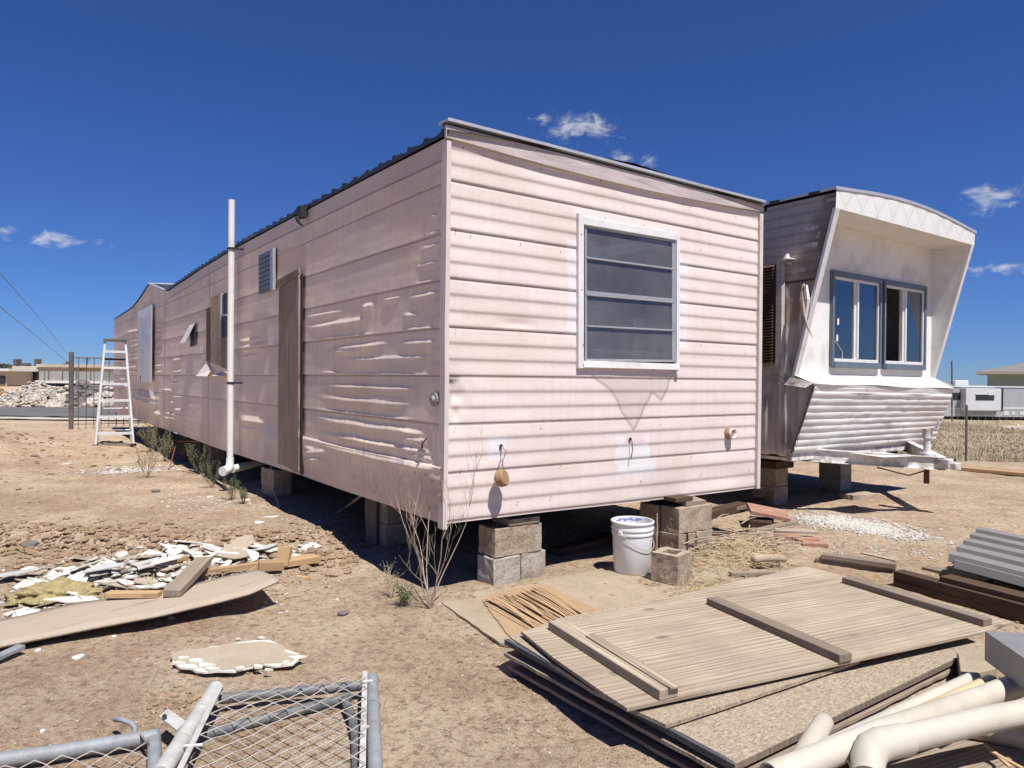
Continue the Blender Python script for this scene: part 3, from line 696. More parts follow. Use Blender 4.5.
# ---- side wall fittings (x = outwards is negative)
def squad(pts, x0, x1):
    w = [SL(*p) for p in pts]; vs = [(x0, t, z) for t, z in w]+[(x1, t, z) for t, z in w]; n = len(w)
    mb = MB().add(vs, [tuple(range(n)), tuple(range(2*n-1, n-1, -1))]+[(i, i+n, (i+1) % n+n, (i+1) % n) for i in range(n)])
    return mb
def sobj(name, pts, x0, x1, mat, par=T1, bevel=0, grainz=False):
    if grainz:
        w = [SL(*p) for p in pts]; cz = sum(p[1] for p in w)/len(w); ct = sum(p[0] for p in w)/len(w)
        Fl = PARM[T1.name] @ Matrix.Translation((x0, ct, cz)) @ Matrix(((0, 0, 1, 0), (0, 1, 0, 0), (-1, 0, 0, 0), (0, 0, 0, 1))).inverted()
        mb = squad(pts, x0, x1); mb.v = [PARM[T1.name] @ Vector(p) for p in mb.v]
        return mb.build(name, mat, par, Fl, bevel=bevel)
    return squad(pts, x0, x1).build(name, mat, par, bevel=bevel)
dr = sobj('boarded_door', ((283, 283), (285, 279), (288, 280), (291, 275), (296, 276.5), (299, 272), (302, 271), (303, 283), (302.5, 471), (299, 472), (292, 467), (282, 463)), -.042, -.018, M['doorwood'], grainz=True)
sobj('door_gap', ((302.6, 276), (305.2, 274), (304.8, 475), (302.4, 473)), -.026, -.018, M['black'])
sobj('door_head_strip', ((281, 285), (284, 280), (304, 269), (305, 274), (300, 279), (285, 287)), -.055, -.044, M['greylumber'])
lw = sobj('louvre_window', ((262, 256), (276.5, 249), (276.5, 289.5), (262, 294.5)), -.035, -.02, M['bluegrey'])
for k in range(8):
    f0 = (k+.15)/8; f1 = (k+.8)/8
    ya, yb = 257+(293-257)*f0, 257+(293-257)*f1; yc, yd = 251+(288.5-251)*f0, 251+(288.5-251)*f1
    sobj('louvre', ((263, ya), (274.5, yc), (274.5, yd), (263, yb)), -.046, -.036, M['bluegrey'], lw)
sobj('louvre_frame', ((274.6, 249.5), (277.5, 248), (277.5, 290), (274.6, 291)), -.048, -.02, M['aluminium'], lw)
# boarded window group
bw = sobj('boarded_window', ((208.5, 309), (213.5, 307), (213.5, 363), (208.5, 361)), -.03, -.018, M['brown_slat'])
sobj('board', ((213.6, 298), (224.5, 293), (224.5, 367), (213.6, 362.5)), -.038, -.018, M['ply'], bw, grainz=False)
sobj('board', ((224.7, 338), (229.8, 337), (229.8, 369), (224.7, 367.5)), -.034, -.018, M['greylumber'], bw)
sobj('window_glass', ((225.2, 296), (229.6, 293), (229.6, 337), (225.2, 338)), -.040, -.022, M['black'], bw)
sobj('window_rail', ((224.4, 295), (225.6, 294.5), (225.6, 338), (224.4, 338)), -.06, -.022, M['aluminium'], bw)
sobj('window_rail', ((225, 315), (229.6, 314), (229.6, 316), (225, 317)), -.055, -.022, M['aluminium'], bw)
# loose flap under it
w = [SL(*p) for p in ((206, 376), (217, 376.5), (213, 369.5), (208.5, 362))]
MB().add([(-.13, w[0][0], w[0][1]), (-.12, w[1][0], w[1][1]), (-.02, w[2][0], w[2][1]), (-.02, w[3][0], w[3][1])], [(0, 1, 2, 3)]).build('loose_flap', M['pinktrim'], T1)
w = [SL(*p) for p in ((221, 376), (232, 376), (232, 371), (225, 371))]
MB().add([(-.12, w[0][0], w[0][1]), (-.12, w[1][0], w[1][1]), (-.02, w[2][0], w[2][1]), (-.02, w[3][0], w[3][1])], [(0, 1, 2, 3)]).build('loose_flap', M['pinktrim'], T1)
# small top-hung hatch, propped open
w = [SL(*p) for p in ((191.5, 326), (197, 323.5), (193.5, 343), (187.5, 344.5))]
vs = [(-.03, w[0][0], w[0][1]), (-.03, w[1][0], w[1][1]), (-.12, w[2][0]-.06, w[2][1]+.01), (-.12, w[3][0]-.06, w[3][1]+.01)]
vs += [(x+.012, y, z+.01) for x, y, z in vs]
MB().add(vs, [(0, 1, 2, 3), (7, 6, 5, 4), (0, 4, 5, 1), (1, 5, 6, 2), (2, 6, 7, 3), (3, 7, 4, 0)]).build('hatch_flap', M['white'], T1)
sobj('hatch_opening', ((192, 327), (197.5, 324), (197.5, 345), (192, 347)), -.026, -.02, M['black'])
# corrugated white sheet over far window
cs = MB(); t0, z1 = SL(155.5, 305); t1, _ = SL(141.5, 312); zb = SL(150, 382)[1]; n = 40; vs = []
for k in range(n+1):
    t = t0+(t1-t0)*k/n; x = -.05-.03*abs(math.sin(k*math.pi/4)); zt = z1+(SL(141.5, 312)[1]-z1)*k/n
    vs += [(x, t, zb + (.12 if k > 26 and k < 32 else 0)), (x, t, zt)]
cs.add(vs, [(2*k, 2*k+2, 2*k+3, 2*k+1) for k in range(n)]); cs.build('corrugated_window_cover', M['roofwhite'], T1)
# light fitting, bell wire, plug socket
t, z = SL(307, 213); mb = MB(); mb.box((-.05, t, z), (.06, .10, .10)); mb.tube([(-.06, t, z-.03), (-.10, t-.03, z-.09), (-.06, t-.05, z-.13)], .014, 6); mb.ico((-.08, t+.02, z-.06), .035, .2)
mb.build('lamp_bracket', M['black'], T1)
t, z = SL(437, 399.5); tmp = MB().lathe([(0, .03), (.02, .03), (.028, .015), (.045, .012), (.045, 0)], (0, 0, 0), 14); R = Matrix.Rotation(-math.pi/2, 3, 'Y')
sk = MB().add([R @ Vector(p)+Vector((-.015, t, z)) for p in tmp.v], tmp.f).build('wall_socket', M['sheetmetal'], T1)
t, z = SL(426, 448); t2, z2 = SL(431, 438)
MB().tube([(-.03, t, z), (-.045, (t+t2)/2, (z+z2)/2), (-.03, t2, z2)], .006, 6).build('bent_strip', M['rust'], T1)

# ---- hanging round plug on wire, on the front wall
hp = empty('hanging_wood_plug', loc(0, 0, 0), ANG); a, z = FL(501.5, 478, -.08); hz = FL(500, 446)[1]; ha = FL(500, 446)[0]
tag(hp, 'round tan wooden plug hanging on a wire from the pink front wall', 'plug')
PARM[hp.name] = Matrix.Translation(loc(0, 0, 0)) @ Matrix.Rotation(ANG, 4, 'Z')
pr = [(0, -.028), (.048, -.028), (.056, -.018), (.056, .018), (.048, .028), (0, .028)]
tmp = MB().lathe(pr, (0, 0, 0), 22); R = Matrix.Rotation(1.25, 3, 'X') @ Matrix.Rotation(.5, 3, 'Y')
MB().add([R @ Vector(p)+Vector((a, -.085, z)) for p in tmp.v], tmp.f).build('plug', M['plugwood'], hp, smooth=True)
MB().tube([(ha, -.01, hz), (ha+.005, -.04, hz-.02), (a-.006, -.06, (z+hz)/2), (a-.004, -.08, z+.045)], .004, 6).build('hanging_wire', M['wire'], hp)
MB().tube([(ha+.004, -.01, hz), (ha+.018, -.045, hz-.03), (a+.014, -.07, (z+hz)/2), (a+.012, -.085, z+.05)], .0025, 6).build('hanging_wire', M['rust'], hp)

# ---- tall white pipe beside the side wall
pp = tag(empty('drain_pipe', loc(-.12, SL(231, 330, -.12)[0], 0), ANG), 'tall white plastic pipe standing against the long pink side wall', 'pipe')
pt = SL(231, 330, -.12)[0]; ztop = SL(230.5, 201, -.12)[1]; zbot = SL(233, 467, -.12)[1]
MB().hollow([(0, 0, zbot), (-.004, .0, 1.6), (0, .012, ztop)], .036, .031, 18).build('pipe_shaft', M['pvcpole'], pp, smooth=True)
MB().tube([(0, 0, zbot+.09), (0, 0, zbot+.02), (-.01, -.01, zbot-.02), (-.045, -.035, zbot-.045), (-.10, -.08, zbot-.05)], [.042, .044, .05, .052, .054], 18).build('elbow', M['pvcpole'], pp, smooth=True)
MB().tube([(.03, .03, zbot-.045), (.40, .30, zbot-.02), (.9, .6, zbot+.02)], .045, 14).build('side_run', M['pvcpole'], pp, smooth=True)
zs1, zs2 = SL(231, 249, -.12)[1], SL(233, 383, -.12)[1]
for zz in (zs1, zs2):
    mb = MB().lathe([(.038, -.012), (.042, -.012), (.042, .012), (.038, .012)], (0, 0, zz), 16); mb.box((.06, -.03, zz), (.13, .008, .02)); mb.build('strap', M['black'], pp)

# ================================================================== WHITE TRAILER
U2, W2 = 4.35, 3.05
T2 = empty('old_mobile_home', loc(U2, 0, 0), ANG)
tag(T2, 'old white mobile home with forward leaning front, recessed windows and bare weathered side', 'mobile home')
SF = [(3.28, -.05), (3.09, -.04), (1.47, .40), (1.37, .16), (1.28, .17), (.70, .36), (.60, .42)]
def sfront(z): 
    zz = np.array([p[0] for p in SF])[::-1]; ss = np.array([p[1] for p in SF])[::-1]; return np.interp(z, zz, ss)
Zs = merge_axis(.56, 3.24, .02); Qs = np.concatenate([np.linspace(0, .36, 330), np.linspace(.362, 1, 200)])
L2 = 13.0
def pos2(Q, Z):
    S = sfront(Z)+Q*(L2-sfront(Z)); up = Z > 2.42
    x = np.where(up, .006*np.abs(np.sin(Z*math.pi/.05)), .016*np.clip(np.sin(S*2*math.pi/.23)*3, -1, 1)*.5*(Z < 2.40))
    x += .012*vnoise(S*2, Z*2, 0)+.02*vnoise(S*4, Z*4, 1)*np.exp(-((S-.4)/.4)**2)
    # belly roll at the bottom edge
    x -= .10*sstep((.66-Z)/.12)
    return np.stack([-x, S, Z], -1)
def paint2(Q, Z):
    S = sfront(Z)+Q*(L2-sfront(Z)); up = Z > 2.42
    c = np.broadcast_to(np.array([.52, .43, .35]), Z.shape+(3,)).copy()
    k = (vnoise(S*11, Z*.6, 1)+.5); n = (vnoise(S*5, Z*3, 2)+.5); n2 = vnoise(S*14, Z*5, 3)+.5
    low = np.broadcast_to(np.array([.50, .46, .43]), Z.shape+(3,)).copy()
    low = blend(low, np.clip((k-.45)*3, 0, 1)*.55, (.50, .49, .48))
    zl = 1.95+.25*vnoise(S*3, Z*0, 4)
    low = blend(low, sstep((Z-zl)/.12)*(.55+.4*n), (.21, .13, .08))
    low = blend(low, np.clip((n2-.68)*6, 0, 1)*.5, (.10, .08, .07))
    c = np.where(up[..., None], c, low)
    c = blend(c, (up & ((np.abs((Z/.05) % 1-.5) > .42)))*.3, (.07, .06, .055))
    c = blend(c, np.exp(-((Z-2.42)/.008)**2), (.03, .025, .02))
    c = blend(c, np.exp(-((S-1.2)/.01)**2)*up*.6, (.06, .05, .045))
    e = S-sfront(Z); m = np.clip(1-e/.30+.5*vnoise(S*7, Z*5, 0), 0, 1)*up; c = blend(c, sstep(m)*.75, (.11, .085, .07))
    m = ((vnoise(S*5, Z*17, 3) > .30) & (e < .30) & (Z > 2.2)).astype(float); c = blend(c, m*.75, (.60, .57, .54))
    m = ((vnoise(S*22, Z*3, 1) > .27) & (e < .5) & (Z < 2.4)).astype(float); c = blend(c, m*.7, (.60, .58, .55))
    c = blend(c, sstep((.74-Z)/.05)*.5*(vnoise(S*6, Z*9, 2)+.6), (.62, .60, .57))
    return np.clip(c, .01, .9)
grid_obj('side_wall', Qs, Zs, pos2, paint2, M['bare_v'], T2)
WHT = np.array([.70, .688, .65])
def paintW(A, Z):
    c = np.broadcast_to(WHT, A.shape+(3,)).copy(); c *= (1+.05*vnoise(A*2, Z*3, 0))[..., None]
    m = np.clip(vnoise(A*3, Z*3, 1)+vnoise(A*9, Z*9, 2)*.6-.22, 0, 1)*1.8; c = blend(c, np.clip(m, 0, .6), (.48, .45, .41)); return np.clip(c, .01, .88)
def qlines(c, A, Z, k):  # crease shade painted as dark diagonals so the quilt relief shows
    d = np.minimum(np.abs(((A+Z)*3.2) % 1-.5), np.abs(((A-Z)*3.2) % 1-.5)); return blend(c, np.exp(-(d/.045)**2)*k, (.40, .38, .36))
# header (arched) with quilted pattern
def arch(a): return 3.28+.10*math.sin(math.pi*min(max(a/W2, 0), 1))-.03*a/W2
n = 60; AA = np.linspace(-.02, W2+.02, n+1)
def quilt(a, z): return .0035*(np.abs(((a+z)*3.2) % 1-.5)+np.abs(((a-z)*3.2) % 1-.5))
def posH(A, Q):
    top = 3.28+.10*np.sin(np.pi*np.clip(A/W2, 0, 1))-.04*A/W2; Z = 3.085+(top-3.085)*Q
    return np.stack([A, -.05+Q*-.01-quilt(A, Z), Z], -1)
grid_obj('header', np.linspace(-.02, W2+.02, 400), np.linspace(0, 1, 34), posH, lambda A, Q: qlines(paintW(A, 3.1+Q*.2), A, 3.085+Q*.2, .30), M['white_v'], T2)
# soffit (under the overhang)
grid_obj('soffit', np.linspace(0, W2, 40), np.linspace(0, 1, 8), lambda A, Q: np.stack([A, -.045+Q*.47, 3.085+.0*Q], -1), lambda A, Q: blend(paintW(A, Q*3), 0*A+.25, (.62, .56, .46)), M['white_v'], T2)
# recessed front wall, holes for windows
WA0, WA1, WZ0, WZ1 = .66, 2.78, 1.56, 2.60
hz = [(WA0+.03, WA1-.03, WZ0+.03, WZ1-.03)]
def posR(A, Z): return np.stack([A, .40-quilt(A, Z)*.6*(Z < 2.3)+.006*vnoise(A*3, Z*3, 0), Z], -1)
grid_obj('recessed_front_wall', merge_axis(.02, W2-.02, .02, (WA0+.03, WA1-.03)), merge_axis(1.40, 3.085, .02, (WZ0+.03, WZ1-.03)), posR, lambda A, Z: qlines(paintW(A, Z), A, Z, .14), M['white_v'], T2, hz)
# fins
for a0, a1 in ((-.022, .055), (W2-.055, W2+.012)):
    pe = [(-.058, 3.09), (-.025, 3.09), (.405, 1.44), (.372, 1.44)]
    vs = [(a0, s, z) for s, z in pe]+[(a1, s, z) for s, z in pe]
    MB().add(vs, [(0, 1, 2, 3), (7, 6, 5, 4)]+[(i, i+4, (i+1) % 4+4, (i+1) % 4) for i in range(4)]).build('fin_edge', M['white'], T2, bevel=.002)
for a0, a1 in ((.022, .053), (W2-.053, W2+.010)):
    pf = [(-.03, 3.09), (-.03, 3.20), (.42, 3.20), (.42, 1.40), (.395, 1.44)]
    vs = [(a0, s, z) for s, z in pf]+[(a1, s, z) for s, z in pf]; m_ = len(pf)
    MB().add(vs, [tuple(range(m_)), tuple(range(2*m_-1, m_-1, -1))]+[(i, i+m_, (i+1) % m_+m_, (i+1) % m_) for i in range(m_)]).build('side_fin', M['white'] if a0 > 1 else M['white'], T2, bevel=.003)
# hood shelf and lower panel with dents
def posHood(A, Q): return np.stack([A, .41-.26*Q-.003*np.sin(A*7), 1.475-.10*Q-.006*Q*np.sin(A*4)-.05*A/W2*Q], -1)
grid_obj('hood', np.linspace(-.02, W2+.02, 80), np.linspace(0, 1, 10), posHood, lambda A, Q: paintW(A, Q+1)*np.array([.80, .77, .72]), M['white_v'], T2)  # hood colour dimmed so its sunlit top burns out less, with some dust
def posLow(A, Q):
    Z = 1.372-.05*A/W2*(1-Q)-.72*Q+.0; s = .155+.23*Q
    w = Q*10.0; rb = .022*np.abs(np.sin(w*np.pi))**.7*(Q > .10)
    s = s - rb*.5 - .010*vnoise(A*2.3, Q*4, 0)*(Q > .05) - .005*vnoise(A*6, Q*14, 1) + .008*(Q < .12)*np.sin(A*5)
    inset = .0*Q; return np.stack([A*(1-.0*Q), s, Z], -1)
def paintLow(A, Q):
    c = paintW(A, Q*2); c = blend(c, np.exp(-np.minimum((Q*10) % 1, 1-(Q*10) % 1)/.07)*.5*(Q > .1)*(.6+1.2*vnoise(A*3, Q*10, 1)), (.42, .39, .36)); c = blend(c, (vnoise(A*8, Q*14, 3) > .36)*.5, (.44, .42, .40))
    c = blend(c, np.exp(-((A-1.75)/.09)**2-((Q-.62)/.05)**2)*.7, (.35, .30, .2)); c = blend(c, np.clip(vnoise(A*1.5, Q*3, 2)*1.5+.1*(Q > .1), 0, .5), (.50, .47, .43)); return np.clip(c, .01, .9)
grid_obj('lower_front_panel', np.linspace(-.02, W2+.02, 260), np.linspace(0, 1, 180), posLow, paintLow, M['white_v'], T2)
MB().tube([(-.03, .14, 1.36), (-.035, .25, 1.02), (-.03, .39, .66)], .008, 8).build('edge_trim', M['rust'], T2)
# far side, roof, floor
pf = [(p[1], p[0]) for p in SF]
vs = [(W2, s, z) for s, z in pf]+[(W2, L2, .60), (W2, L2, 3.2)]
MB().add(vs, [tuple(range(len(vs)))]).build('far_wall', M['whiteold'], T2)
ra = np.linspace(-.04, W2+.04, 16); vs = []
for a in ra: vs += [(a, -.07, arch(a)+.012), (a, L2, arch(a)-.05)]
k0 = len(vs); vs += [(x, y, z-.03) for x, y, z in vs]
fs = [(2*i, 2*i+2, 2*i+3, 2*i+1) for i in range(15)]+[(k0+2*i, 2*i, 2*i+2, k0+2*i+2) for i in range(15)]+[(0, 1, k0+1, k0)]
MB().add(vs, fs).build('roof', M['roofwhite'], T2)
mb = MB()
for s in np.arange(.1, 7, .45): mb.bx(-.045, .3, s, s+.12, 3.262, 3.285)
mb.build('roof_flashing', M['roofdark'], T2)
MB().bx(.0, W2, L2-.03, L2, .60, 3.2).build('rear_wall', M['whiteold'], T2)
MB().bx(.03, W2-.03, .45, L2, .60, .66).build('floor', M['chassis'], T2)
MB().bx(.03, W2-.03, 3.0, 3.03, .66, 3.15).build('inner_partition', M['inside'], T2)
# windows
bwid = .036
def wbox(name, a0, a1, z0, z1, y0, y1, mat, par, bev=.002): return MB().bx(a0, a1, y0, y1, z0, z1).build(name, mat, par, bevel=bev)
mid2 = (WA0+WA1)/2
for (a0, a1, open_) in ((WA0, mid2-.03, False), (mid2+.03, WA1, True)):
    wd = empty('window'); wd.parent = T2; PARM[wd.name] = PARM[T2.name]
    wbox('outer_frame', a0, a0+bwid, WZ0, WZ1, .355, .40, M['bluegrey'], wd); wbox('outer_frame', a1-bwid, a1, WZ0, WZ1, .355, .40, M['bluegrey'], wd)
    wbox('outer_frame', a0+bwid, a1-bwid, WZ1-.06, WZ1, .356, .40, M['bluegrey'], wd); wbox('outer_frame', a0+bwid, a1-bwid, WZ0-.01, WZ0+.055, .345, .40, M['bluegrey'], wd)
    i0, i1, j0, j1 = a0+bwid, a1-bwid, WZ0+.055, WZ1-.06
    for p in ((i0, i0+.022, j0, j1), (i1-.022, i1, j0, j1), (i0+.022, i1-.022, j1-.025, j1), (i0+.022, i1-.022, j0, j0+.035)):
        wbox('sash', *p, .375, .42, M['white'], wd)
    m = (i0+i1)/2+.01; wbox('sash', m-.038, m-.004, j0+.035, j1-.025, .388, .43, M['white'], wd); wbox('sash', m-.004, m+.028, j0+.035, j1-.025, .37, .40, M['white'], wd)
    if not open_: wbox('pane', i0+.022, m-.038, j0+.035, j1-.025, .405, .41, M['glass'], wd, 0)
    wbox('pane', m+.028, i1-.022, j0+.035, j1-.025, .39, .395, M['glass'], wd, 0)
    if not open_:
        for zz, aa in ((2.02, .12), (1.84, .105)): MB().bx(i0+aa, i0+aa+.035, .397, .401, zz, zz+.07).build('sticker', M['white'], wd)
        MB().tube([(i0+.03, .398, 1.86), (i0+.14, .396, 1.80), (i0+.22, .395, 1.73), (i0+.23, .396, 1.66)], .004, 5).build('crack_tape', M['white'], wd)
# louvre shutter & small lamp on the bare side
def S2(px, py, a=U2): t, z = SL(px, py, a); return t, z
t0, zt = S2(777.5, 264, U2-.05); t1 = S2(757, 270)[0]+.3; zb = S2(768, 363, U2-.05)[1]
lv = MB().bx(-.05, -.018, t0, t1, zb, zt).build('louvre_shutter', M['brown_slat'], T2)
for k in range(34):
    z0 = zb+(zt-zb)*(k+.2)/34; vs = [(-.052, t0+.03, z0+.02), (-.085, t0+.03, z0), (-.085, t1-.03, z0), (-.052, t1-.03, z0+.02)]
    MB().add(vs+[(x, y, z-.006) for x, y, z in vs], [(0, 1, 2, 3), (7, 6, 5, 4), (0, 4, 5, 1), (1, 5, 6, 2), (2, 6, 7, 3), (3, 7, 4, 0)]).build('slat', M['brown_slat'], lv)
MB().bx(-.075, -.02, t0-.07, t0-.005, zb-.05, zt+.03).build('shutter_post', M['fascia'], lv)
t, z = S2(787, 259, U2-.08); mb = MB().lathe([(0, .05), (.02, .05), (.03, .01), (.075, 0), (.075, -.01), (0, -.012)], (-.08, t, z), 14); mb.bx(-.08, 0, t-.012, t+.012, z-.05, z-.03)
mb.build('side_lamp', M['whiteold'], T2)
# torn insulation strip hanging at the corner
pts = [S2(*p) for p in ((806, 284), (804, 300), (805, 315), (808, 328), (812, 338))]
MB().tube([(-.04-.02*i, t-.02*i, z) for i, (t, z) in enumerate(pts)], [.012, .03, .018, .012, .004], 6).build('torn_strip', M['twig'], T2)
pts = [S2(*p) for p in ((806, 286), (807.5, 300), (806, 320))]
MB().tube([(-.05, t-.03, z) for t, z in pts], [.02, .03, .01], 6).build('torn_strip', M['whiteold'], T2)
# bent flashing at the lower left corner
MB().add([(-.03, .14, 1.385), (-.035, .40, 1.44), (-.06, .46, 1.36), (-.06, .22, 1.33)], [(0, 1, 2, 3)]).build('bent_flashing', M['tongue'], T2)
# chassis tongue: two rails meeting in front, coupler and jack
tipA, tipS, tz = 1.50, -.40, .51
tg = empty('tongue'); tg.parent = T2; PARM[tg.name] = PARM[T2.name]
for a0 in (.10, W2-.35):
    p, q = Vector((a0, .62, .64)), Vector((tipA, tipS, .545)); d = (q-p).normalized(); nr = Vector((-d.y, d.x, 0)).normalized()
    mb = MB()
    for w, z0, z1 in ((.035, .055, .063), (.006, -.067, .0551), (.035, -.075, -.067)):
        vs = [e+nr*sg*w+Vector((0, 0, zz)) for e in (p, q) for sg in (-1, 1) for zz in (z0, z1)]
        mb.add(vs, [(0, 1, 3, 2), (4, 6, 7, 5), (0, 4, 5, 1), (2, 3, 7, 6), (0, 2, 6, 4), (1, 5, 7, 3)])
    mb.build('rail', M['tongue'], tg)
MB().bx(.0, W2-.0, .40, .46, .575, .70).build('front_crossbeam', M['tongue'], T2)
for k in (.75, 2.25): MB().bx(k-.05, k+.05, .46, L2, .50, .60).build('chassis_rail', M['chassis'], T2)
mb = MB().box((tipA, tipS+.02, .545), (.16, .22, .10)); mb.box((tipA, tipS-.10, .525), (.09, .10, .06)); mb.tube([(tipA, tipS-.13, .49), (tipA, tipS-.13, .56)], .045, 14)
mb.build('coupler', M['tongue'], tg, bevel=.006)
MB().box((tipA+.05, tipS-.05, .585), (.02, .12, .03)).build('latch', M['rust'], tg)
for bx_, by_ in ((-.05, .09), (.05, .09), (-.05, -.02), (.05, -.02)): MB().tube([(tipA+bx_, tipS+by_, .59), (tipA+bx_, tipS+by_, .605)], .010, 6).build('bolt', M['rust'], tg)
MB().tube([(tipA-.08, tipS+.1, .47), (tipA-.20, tipS+.25, .40), (tipA-.38, tipS+.5, .47)], .008, 6).build('safety_chain', M['rust'], tg)
ja = 1.50; js = -.24
mb = MB().tube([(ja, js, .58), (ja, js, .86)], .036, 14); mb.tube([(ja, js, .60), (ja, js, .64)], .07, 14); mb.tube([(ja, js, .80), (ja, js, .90)], .05, 12)
mb.tube([(ja, js, .88), (ja, js-.10, .92), (ja, js-.12, .99)], .012, 8); mb.build('jack_tube', M['tongue'], tg, smooth=True)
MB().tube([(ja, js, .31), (ja, js, .58)], .028, 12).build('jack_leg', M['rust'], tg, smooth=True)
MB().add([(.7, -.18, .63), (1.2, -.25, .62), (1.25, .1, .63), (.65, .15, .65)], [(0, 1, 2, 3)]).build('tongue_plate', M['tongue'], tg)
# ================================================================== helpers for loose things
def wloc(px, py, z): return G(px, py, z)
def simple(o, label, cat, group=None, kind=None): return tag(o, label, cat, group, kind)
def cinder(name, center, size, ang, mat, label, group=None, holes=0, chip=.009, seed=0, hole_axis='z', tilt=0.0):
    """concrete block with real cores; size = (long, deep, high)"""
    L, Dp, Hh = size; R = random.Random(seed)
    bm = bmesh.new()
    if holes and hole_axis == 'z':
        # outer ring with inner rectangular cores, built as walls
        t = .048; xs = [-L/2]; n = holes; cw = (L-(n+1)*t)/n
        mb = MB(); mb.bx(-L/2, L/2, -Dp/2, -Dp/2+t, 0, Hh); mb.bx(-L/2, L/2, Dp/2-t, Dp/2, 0, Hh)
        for k in range(n+1): x0 = -L/2+k*(cw+t); mb.bx(x0, x0+t, -Dp/2+t, Dp/2-t, 0, Hh)
        mb.bx(-L/2+t, L/2-t, -Dp/2+t, Dp/2-t, 0, .02)
    else:
        mb = MB(); mb.bx(-L/2, L/2, -Dp/2, Dp/2, 0, Hh)
    for v, f in ((mb.v, mb.f),):
        for p in v: bm.verts.new(p)
        bm.verts.ensure_lookup_table()
        for ff in f: bm.faces.new([bm.verts[i] for i in ff])
    bmesh.ops.remove_doubles(bm, verts=bm.verts, dist=.0005)
    bmesh.ops.subdivide_edges(bm, edges=bm.edges, cuts=5, use_grid_fill=True)
    for v in bm.verts:
        n = mnoise.noise_vector(Vector(v.co)*14+Vector((seed*3.1, 0, 0))); v.co += n*chip*.55
        n = mnoise.noise_vector(Vector(v.co)*42+Vector((seed*3.1, 5, 0))); v.co += n*chip*.45
    me = bpy.data.meshes.new(name); bm.to_mesh(me); bm.free(); me.materials.append(mat)
    o = bpy.data.objects.new(name, me); COL.objects.link(o); o.location = center; o.rotation_euler = (tilt, 0, ang)
    b = o.modifiers.new('b', 'BEVEL'); b.width = .004; b.segments = 1; b.limit_method = 'ANGLE'; b.angle_limit = math.radians(50)
    return tag(o, label, 'block', group)
A1 = ANG
GRP = 'concrete blocks of the support piers'
# ---- left pier under the pink home's front corner: two half blocks, one whole block, wood shims
b0 = G(492.4, 589.4, -.01); b0.z = 0
def lp(a, s, z=0): return b0+U*a+V*s+Vector((0, 0, z))
cinder('concrete_block', lp(.12, .10, -.02), (.225, .20, .205), A1, M['blockgrey'], 'left one of the two grey half blocks standing at the bottom of the front pier', GRP, seed=1)
cinder('concrete_block', lp(.355, .12, -.02), (.215, .20, .208), A1+.03, M['blockgrey'], 'right one of the two grey half blocks at the bottom of the front pier', GRP, seed=2)
cinder('concrete_block', lp(.225, .115, .19), (.40, .20, .195), A1+.02, M['block'], 'tan concrete block on top of the two half blocks of the front pier', GRP, seed=3)
o = slab_obj('wood_shim', [lp(.14, .01, .435), lp(.40, .01, .435), lp(.40, .21, .435), lp(.14, .21, .435)], .045, M['greylumber'], U, bevel=.002); tag(o, 'grey wood shim on top of the front block pier under the pink home', 'wood shim')
o = slab_obj('wood_shim', [lp(.03, .05, .47), lp(.30, .05, .47), lp(.30, .24, .47), lp(.03, .24, .47)], .03, M['darklumber'], U, bevel=.002); tag(o, 'dark wood shim tucked under the pink home above the front block pier', 'wood shim')
# ---- right pier beside bucket
b1 = G(697, 556, 0.0)
def rp_(a, s, z=0): return b1+U*a+V*s+Vector((0, 0, z))
cinder('concrete_block', rp_(-.17, .10, -.01), (.09, .20, .20), A1, M['block'], 'narrow concrete block at the left of the lower course of the pier behind the bucket', GRP, seed=4)
cinder('concrete_block', rp_(-.06, .10, -.01), (.085, .20, .20), A1, M['block'], 'narrow concrete block in the middle of the lower course of the pier behind the bucket', GRP, seed=5)
cinder('concrete_block', rp_(.09, .10, -.01), (.19, .20, .202), A1, M['block'], 'wider concrete block at the right of the lower course of the pier behind the bucket', GRP, seed=6)
cinder('concrete_block', rp_(-.01, .10, .195), (.39, .19, .20), A1, M['block'], 'large tan concrete block on top of the pier behind the white bucket', GRP, seed=7)
cinder('concrete_block', rp_(-.03, .315, .0), (.39, .19, .39), A1, M['block'], 'concrete block hidden at the back of the pier behind the white bucket', GRP, seed=8)
o = slab_obj('wood_shim', [rp_(-.10, .03, .435), rp_(.14, .03, .425), rp_(.14, .26, .455), rp_(-.10, .26, .465)], .038, M['greylumber'], U, bevel=.003); tag(o, 'grey wood shim tilted on top of the pier behind the bucket', 'wood shim')
o = slab_obj('wood_shim', [rp_(-.22, .03, .47), rp_(-.02, .03, .47), rp_(-.02, .3, .475), rp_(-.22, .3, .475)], .03, M['darklumber'], U); tag(o, 'dark wood shim under the pink home above the pier behind the bucket', 'wood shim')
# ---- single hollow block on the board
c1 = G(677.5, 586.5, .015); l1 = G(648.5, 580, .015); r1 = G(690, 579, .015)
ex = (c1-l1); Lx = .205; ex.z = 0; ex.normalize(); ey = Vector((-ex.y, ex.x, 0)); ctr = c1-ex*Lx/2+ey*.10; ctr.z = .018
cinder('concrete_block', ctr, (Lx, .20, .195), math.atan2(ex.y, ex.x), M['block'], 'single hollow concrete block standing right of the white bucket', holes=1, seed=9)
